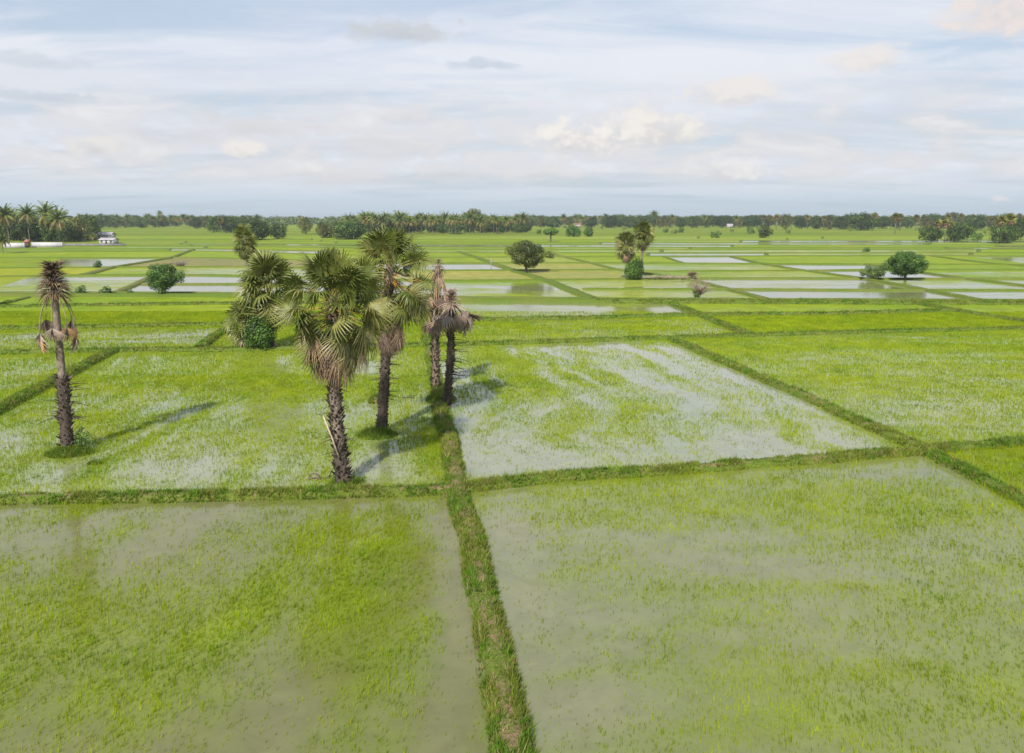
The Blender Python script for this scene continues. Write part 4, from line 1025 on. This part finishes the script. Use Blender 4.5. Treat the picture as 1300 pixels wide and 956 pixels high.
# ------------------------------------------------------------------ coconut palms and distant trees (prototypes copied)
def coconut_proto(name, h, fr, nfr, lean=.6, seed=0):
    fr *= 1.12; root = empty(name, (0, 0, 0)); gl = G(); gt = G(); s_ = np.linspace(0, 1, 12)[:, None]
    pts = np.hstack([lean * s_ ** 2, 0 * s_, (h - fr * .55) * s_ - .1]); gt.tube(pts, np.linspace(.24, .14, 12), 7, (.14, .115, .09), jit=.05); c = pts[-1]
    gt.build("trunk", M_BARK, root, smooth=True)
    for i in range(nfr):
        f = i / nfr; a_ = i * 2.39996 + rng.uniform(-.2, .2); e_ = R(80 - 125 * f + rng.normal(0, 6)); ln = fr * rng.uniform(.85, 1.1)
        t = np.linspace(0, 1, 9); ang = e_ - R(55 + 25 * f) * t ** 1.4
        ds = ln / 8; xs = np.concatenate([[0], np.cumsum(np.cos(ang[:-1]) * ds)]); zs = np.concatenate([[0], np.cumsum(np.sin(ang[:-1]) * ds)])
        e = np.array([math.cos(a_), math.sin(a_), 0]); sd = np.array([-e[1], e[0], 0])
        rp_ = c + e[None] * xs[:, None] + np.array([0, 0, 1.0])[None] * zs[:, None]
        base = np.array([(.085, .125, .025), (.12, .15, .035), (.06, .10, .022)][i % 3])
        if f > .7: base = np.array([(.17, .155, .05), (.13, .14, .035), (.17, .13, .055)][i % 3])
        for sgn in (-1, 1):
            for j in range(1, 9):
                for q in (0, .5):
                    u = (j - q) / 8; p = np.array([np.interp(u, t, rp_[:, m_]) for m_ in range(3)]); lw = ln * .24 * math.sin(min(1, u * 1.15 + .15) * math.pi * .9) + .12
                    fwd = unit(np.array([np.interp(min(1, u + .1), t, rp_[:, m_]) for m_ in range(3)]) - p)
                    tip = p + sd * sgn * lw * .75 + fwd * lw * .45 + np.array([0, 0, -.55 - .3 * rng.uniform()]) * lw
                    wv = fwd * ln * .035
                    gl.add([p - wv, p + wv, tip], [(0, 1, 2)], None, base * rng.uniform(.8, 1.25))
    gl.build("crown", M_LEAFD, root); return root
def palmyra_proto(h, cr, brown=.3):
    root = empty("palmyra_palm", (0, 0, 0)); gt = G(); gt.tube([(0, 0, -.1), (.1, 0, h * .4), (0, 0, h - cr)], [.32, .26, .22], 7, (.20, .16, .13)); gt.build("trunk", M_BARK, root, smooth=True)
    gl = G(); nl = 42
    for i in range(nl):
        f = i / nl; e_ = R(85 - 155 * f); a_ = i * 2.39996; dv = np.array([math.cos(a_) * math.cos(e_), math.sin(a_) * math.cos(e_), math.sin(e_)])
        lc = tuple(np.array(DEADC[i % 4]) * .62) if (f > 1 - brown and i % 3) else OL[i % 4]
        fan(gl, np.array([0, 0, h - cr]), dv, rng.normal(0, .4, 3) + np.array([0, 0, 1]), cr * .5, cr * .55, lc, PETG, 8, 240, .5, .4, Gp=gl)
    gl.build("crown", M_LEAFD, root); return root
DG = [(.035, .072, .014), (.050, .095, .018), (.075, .125, .024), (.024, .050, .010)]
DO = [(.085, .105, .032), (.065, .09, .026), (.11, .12, .04), (.05, .07, .02)]
protos = {
 'b1': lambda: broadleaf("broadleaf_tree", (0, 0), 13, 14, 12.6, 34, 2600, .5, DG, material=M_LEAFD, trunk_r=.35, clump=.17),
 'b2': lambda: broadleaf("broadleaf_tree", (0, 0), 16, 13, 15, 36, 2700, .5, DO, material=M_LEAFD, trunk_r=.4, clump=.17),
 'b3': lambda: broadleaf("broadleaf_tree", (0, 0), 10, 15, 10, 30, 2400, .48, DG, material=M_LEAFD, trunk_r=.35, clump=.17),
 'b4': lambda: broadleaf("broadleaf_tree", (0, 0), 20, 17, 15.5, 34, 3000, .6, DO, material=M_LEAFD, trunk_r=.5, clump=.16),
 'c1': lambda: coconut_proto("coconut_palm", 17, 6.2, 40, .9),
 'c2': lambda: coconut_proto("coconut_palm", 20, 6.2, 42, -1.4),
 'c3': lambda: coconut_proto("coconut_palm", 13, 5.6, 36, .3),
 'p1': lambda: palmyra_proto(14, 3.2, .35),
 'p2': lambda: palmyra_proto(16, 3.4, .7)}
made = {}
def place(kind, px=None, py=None, s=1.0, label=None, group=None, cat="tree", xy=None, top=None):
    x, y = xy if xy is not None else g(px, py)
    if top is not None:
        hh = {'b1': 13, 'b2': 16, 'b3': 10, 'b4': 20, 'c1': 17, 'c2': 20, 'c3': 13, 'p1': 14.5, 'p2': 16.5}[kind]
        s = lift(px, top, y)[1] / hh
    rz = rng.uniform(0, 6.28); scl = (s * rng.uniform(.9, 1.1), s * rng.uniform(.9, 1.1), s)
    if kind not in made:
        r = protos[kind](); made[kind] = r; r.location = (x, y, -.25); r.rotation_euler = (0, 0, rz); r.scale = scl; tag(r, label, cat, group); 
    else:
        r = dup(made[kind], (x, y, -.25), rz, scl, label, group, cat)
        if not group and "group" in r.keys(): del r["group"]
    return r
# big coconut grove at far left
for px, py, tp, k_, lab in ((12, 308, 261, 'c1', "leftmost tall coconut palm of the grove behind the white wall"), (38, 309, 261, 'c2', "tall coconut palm above the brown gate of the white wall"),
                        (60, 307, 258, 'c1', "tallest coconut palm of the left grove"), (76, 308, 266, 'c3', "shorter coconut palm with yellowish lower fronds at the right end of the left grove")):
    place(k_, px, py, top=tp, label=lab, cat="coconut palm")
LG = "coconut palms in the left grove"
for i in range(13):
    px = -150 + i * 19 + rng.uniform(-6, 6); place(rng.choice(['c1', 'c2', 'c3']), px, rng.uniform(303.5, 305.5), top=rng.uniform(264, 272), label="one of the crowded coconut palms deeper in the left grove behind the wall", group=LG, cat="coconut palm")
for i in range(26):
    px = -160 + i * 11 + rng.uniform(-5, 5); place(rng.choice(['b1', 'b3', 'b2']), px, rng.uniform(304, 307), top=rng.uniform(270, 284), label="dark leafy tree filling the grove beneath the left coconut palms", group="undergrowth trees of the left grove")
for px, py, tp in ((94, 306, 279), (100, 305, 280), (88, 307, 285)): place('b1', px, py, top=tp, label="rounded green tree between the left coconut grove and the metal-roofed sheds", group="rounded trees beside the sheds")
place('c3', 119, 309, top=296, label="small low coconut palm in front of the metal-roofed sheds", cat="coconut palm")
place('c3', 4, 322, top=297, label="low coconut palm at the left edge in front of the white wall", cat="coconut palm")
# belts of distant trees
def belt(x0, x1, py0, py1, t0, t1, n_, kinds, label, group, cat="tree"):
    for i in range(n_):
        px = x0 + (x1 - x0) * (i + rng.uniform(.1, .9)) / n_
        place(kinds[rng.integers(len(kinds))], px, rng.uniform(py0, py1), top=rng.uniform(t0, t1), label=label, group=group, cat=cat)
belt(100, 330, 287, 290.5, 271, 275.5, 64, ['b1', 'b2', 'b3', 'c1', 'c2'], "tree in the low green belt behind the sheds at left", "trees in the left distant belt")
belt(262, 300, 294, 296, 273, 277, 5, ['p1', 'c1', 'b1'], "tree in the nearer clump left of the slender palm", "trees clumped left of the slender palm")
for px, py, tp, k_, lab in ((322, 305, 277, 'b3', "dark spreading tree right behind the slender distant palm"), (333, 304, 279, 'b1', "dark rounded tree with low crown right of the slender distant palm"),
                            (353, 303, 283, 'b3', "small tree with pale trunk alone in the field left of the dark clump"), (388, 297, 274, 'b2', "tall bushy tree left of the dark clump behind the nearest palm"),
                            (601, 296, 263, 'b4', "very tall dark tree rising above the coconut belt"),
                            (612, 296, 270, 'b2', "broad tree just right of the very tall dark tree")):
    place(k_, px, py, top=tp, label=lab)
belt(404, 455, 301, 304, 277, 284, 8, ['b1', 'b3', 'b2'], "dark leafy tree in the clump just beyond the nearest palm's crown", "trees of the dark clump")
belt(440, 665, 294.5, 297.5, 269.5, 276, 44, ['c1', 'c2', 'c1', 'c3'], "coconut palm in the long grove at the centre of the horizon", "coconut palms of the central grove", "coconut palm")
belt(440, 668, 293, 296.5, 276, 285, 34, ['b1', 'b3'], "leafy tree among the coconut palms of the central grove", "leafy trees of the central grove")
belt(655, 1100, 286.6, 289.5, 271, 275.5, 104, ['b1', 'b2', 'b3', 'b1', 'c1', 'c2'], "tree in the even green wood right of centre on the horizon", "trees of the right distant wood")
belt(960, 1110, 290, 291.5, 269, 274, 15, ['b1', 'b2', 'p1', 'p2'], "brownish green tree in the wood beyond the yellow field", "trees beyond the yellow field")
belt(1090, 1420, 289, 293, 268, 274, 52, ['b1', 'b2', 'p1', 'p2', 'b3'], "mixed palm or leafy tree in the wood along the right horizon", "trees of the far right wood")
for px, py, tp, k_, lab in ((1136, 298, 268, 'p1', "tall palm left of the brown palm thicket"), (1190, 306, 277, 'p2', "brown-leaved palm at the left of the right-hand thicket"), (1199, 307, 276, 'p2', "brown-leaved palm in the middle of the right-hand thicket"),
                            (1206, 306, 279, 'p1', "greener palm at the right of the right-hand thicket"), (1182, 307, 286, 'b3', "dark green bush at the left foot of the palm thicket"), (1212, 307, 284, 'b1', "leafy tree at the right end of the palm thicket"),
                            (1222, 304, 280, 'b3', "spreading green tree between the two right thickets"), (1269, 308, 271, 'p1', "left palm of the far right thicket"), (1280, 308, 268, 'p1', "tallest palm of the far right thicket"),
                            (1272, 309, 284, 'b3', "dark bush at the foot of the far right thicket"), (1284, 308, 284, 'b1', "leafy tree at the right of the far right thicket"), (1297, 301, 274, 'b1', "leafy tree at the right edge of the photo")):
    place(k_, px, py, top=tp, label=lab, cat="palm tree" if k_[0] == 'p' else "tree")
for px, py, tp, k_, lab in ((82, 282, 268, 'c2', "thin palm poking above the wood at upper left"), (203, 284, 267.5, 'c2', "solitary palm rising above the far left belt"), (831, 288, 267.5, 'c1', "solitary tall palm above the wood right of the distant palm pair")):
    place(k_, px, py, top=tp, label=lab, cat="palm tree")
# far wood: one mass (nobody could count it)
gl = G()
for i in range(2600):
    a_ = rng.uniform(-math.pi, math.pi) if i % 3 == 0 else rng.uniform(-.75, .75)
    D = rng.uniform(1500, 2700); x = math.sin(a_) * D; y = math.cos(a_) * D; h = rng.uniform(9, 19); r = h * rng.uniform(.5, .85)
    leaves(gl, np.array([x, y, h * .42]), r, 60, 2.6, DG if i % 4 else DO, flat=.58 * h / r, hollow=.7)
o = gl.build("distant_wood", M_LEAFD); tag(o, "hazy continuous wood along the whole horizon", "wood", kind="stuff")
# ------------------------------------------------------------------ buildings and wall at far left
M_WHITE = plain("whitewash", (.42, .41, .44), .8, .12, .8); M_ROOF = plain("metal_roof", (.40, .37, .38), .6, .2, .6); M_WALL = plain("plaster", (.45, .42, .40), .8, .2, 1.0)
M_GREY = plain("weathered_grey", (.16, .15, .15), .8, .35, .5); M_BROWN = plain("rusty_gate", (.12, .06, .04), .7, .3, 2.0); M_DARK = plain("dark_opening", (.03, .03, .03), .6, .1); M_TILE = plain("clay_tiles", (.35, .13, .09), .8, .2, 1.5)
def wallseg(pxa, pxb, py, h, th, name, label, M_, cat):
    a_ = np.array(g(pxa, py)); b_ = np.array(g(pxb, py)); gt = G(); Lw = np.linalg.norm(b_ - a_)
    root = empty(name, (a_[0], a_[1], -.2), math.atan2(b_[1] - a_[1], b_[0] - a_[0]))
    gt.box(0, Lw, -th / 2, th / 2, 0, h); gt.build("wall_panel", M_, root)
    k_ = max(2, int(Lw / 3.2)); 
    for i in range(k_ + 1):
        gg = G(); x = Lw * i / k_; gg.box(x - .14, x + .14, -th / 2 - .06, th / 2 + .06, 0, h + .12); gg.build("pillar", M_, root)
    gg = G(); gg.box(-.02, Lw + .02, -th / 2 - .04, th / 2 + .04, h + .002, h + .07); gg.build("coping", M_, root)
    return tag(root, label, cat)
wallseg(5, 31, 314.6, 2.7, .2, "boundary_wall", "shorter white boundary wall left of the brown gate at the grove", M_WHITE, "wall")
wallseg(41, 79, 313.8, 2.7, .2, "boundary_wall", "longer white boundary wall right of the brown gate at the grove", M_WHITE, "wall")
wallseg(80, 160, 312.0, 1.3, .15, "boundary_fence", "low grey fence running from the white wall past the sheds", M_GREY, "fence")
a_ = np.array(g(31.5, 314.3)); b_ = np.array(g(40.5, 314.0)); root = empty("gatehouse", (a_[0], a_[1], -.2)); Lw = b_[0] - a_[0]
gt = G(); gt.box(0, Lw, .0, 2.2, 0, 3.0); gt.build("wall", M_BROWN, root)
gt = G(); gt.add([(-.4, -.5, 3.0), (Lw + .4, -.5, 3.0), (Lw + .4, 2.7, 3.0), (-.4, 2.7, 3.0), (0.2, 1.1, 4.4), (Lw - .2, 1.1, 4.4)], [(0, 4, 3), (1, 2, 5)], [(0, 1, 5, 4), (3, 4, 5, 2), (0, 3, 2, 1)]); gt.build("roof", M_TILE, root)
gt = G(); gt.box(Lw * .25, Lw * .75, -.06, -.004, .05, 2.3); gt.build("gate", M_DARK, root)
tag(root, "small brown gatehouse between the two white walls under the coconut palms", "gatehouse")
def shed(px, py, wpx, h, dep, label, Mr, Mw, rz=0, roofh=1.6):
    x, y = g(px, py); W = wpx * y / F; root = empty("shed", (x, y, -.2), rz)
    gt = G(); gt.box(-W / 2, W / 2, 0, dep, 0, h); gt.box(-W / 2 + .3, W / 2 - .3, .3, dep - .3, h, h + .02); gt.build("wall", Mw, root)
    gt = G(); o_ = .6
    gt.add([(-W / 2 - o_, -o_, h - .1), (W / 2 + o_, -o_, h - .1), (W / 2 + o_, dep / 2, h + roofh), (-W / 2 - o_, dep / 2, h + roofh), (-W / 2 - o_, dep + o_, h - .1), (W / 2 + o_, dep + o_, h - .1)], None, [(0, 1, 2, 3), (3, 2, 5, 4)])
    gt.add([(-W / 2, .003, h), (-W / 2, dep - .003, h), (-W / 2, dep / 2, h + roofh * .93), (W / 2, .003, h), (W / 2, dep - .003, h), (W / 2, dep / 2, h + roofh * .93)], [(0, 2, 1), (3, 4, 5)])
    gt.build("roof", Mr, root)
    for k_ in range(3):
        xx = -W / 2 + W * (k_ + .5) / 3; gw_ = G()
        if k_ == 1: gw_.box(xx - .55, xx + .55, -.05, -.004, 0.05, 2.1); gw_.build("door", M_DARK, root)
        else: gw_.box(xx - .6, xx + .6, -.05, -.004, 1.0, 2.0); gw_.build("window", M_DARK, root)
    return tag(root, label, "shed" if h < 4.5 else "house")
shed(127, 304.5, 26, 3.6, 9, "larger pale metal-roofed shed behind the low grey fence", M_ROOF, M_WALL, .06, 1.9)
shed(135, 309.5, 18, 2.6, 6, "lower white metal-roofed shed in front of the larger shed", M_ROOF, M_WHITE, -.05, 1.1)
shed(733, 288.5, 9, 4.2, 8, "tiny house with reddish roof at the foot of the far wood, right of centre", M_TILE, M_WHITE)
shed(708, 288.2, 5, 4.2, 8, "tiny white house at the foot of the far wood, left of the reddish one", M_ROOF, M_WHITE)
shed(927, 289, 7, 4.2, 8, "tiny pale-roofed house in front of the wood right of the palm pair", M_ROOF, M_WALL)
# ------------------------------------------------------------------ air
m, nt = mat("haze"); n = N(nt); pv = n.new('ShaderNodeVolumePrincipled'); pv.inputs['Color'].default_value = (.80, .88, .96, 1); pv.inputs['Density'].default_value = .0001; pv.inputs['Anisotropy'].default_value = .2
o = n.new('ShaderNodeOutputMaterial'); nt.links.new(pv.outputs[0], o.inputs['Volume'])
gt = G(); gt.box(-7600, 7600, -7600, 7600, -1.3, 34); hz = gt.build("haze", m); hz["kind"] = "stuff"; tag(hz, "pale blue distance haze over the whole plain", "haze")
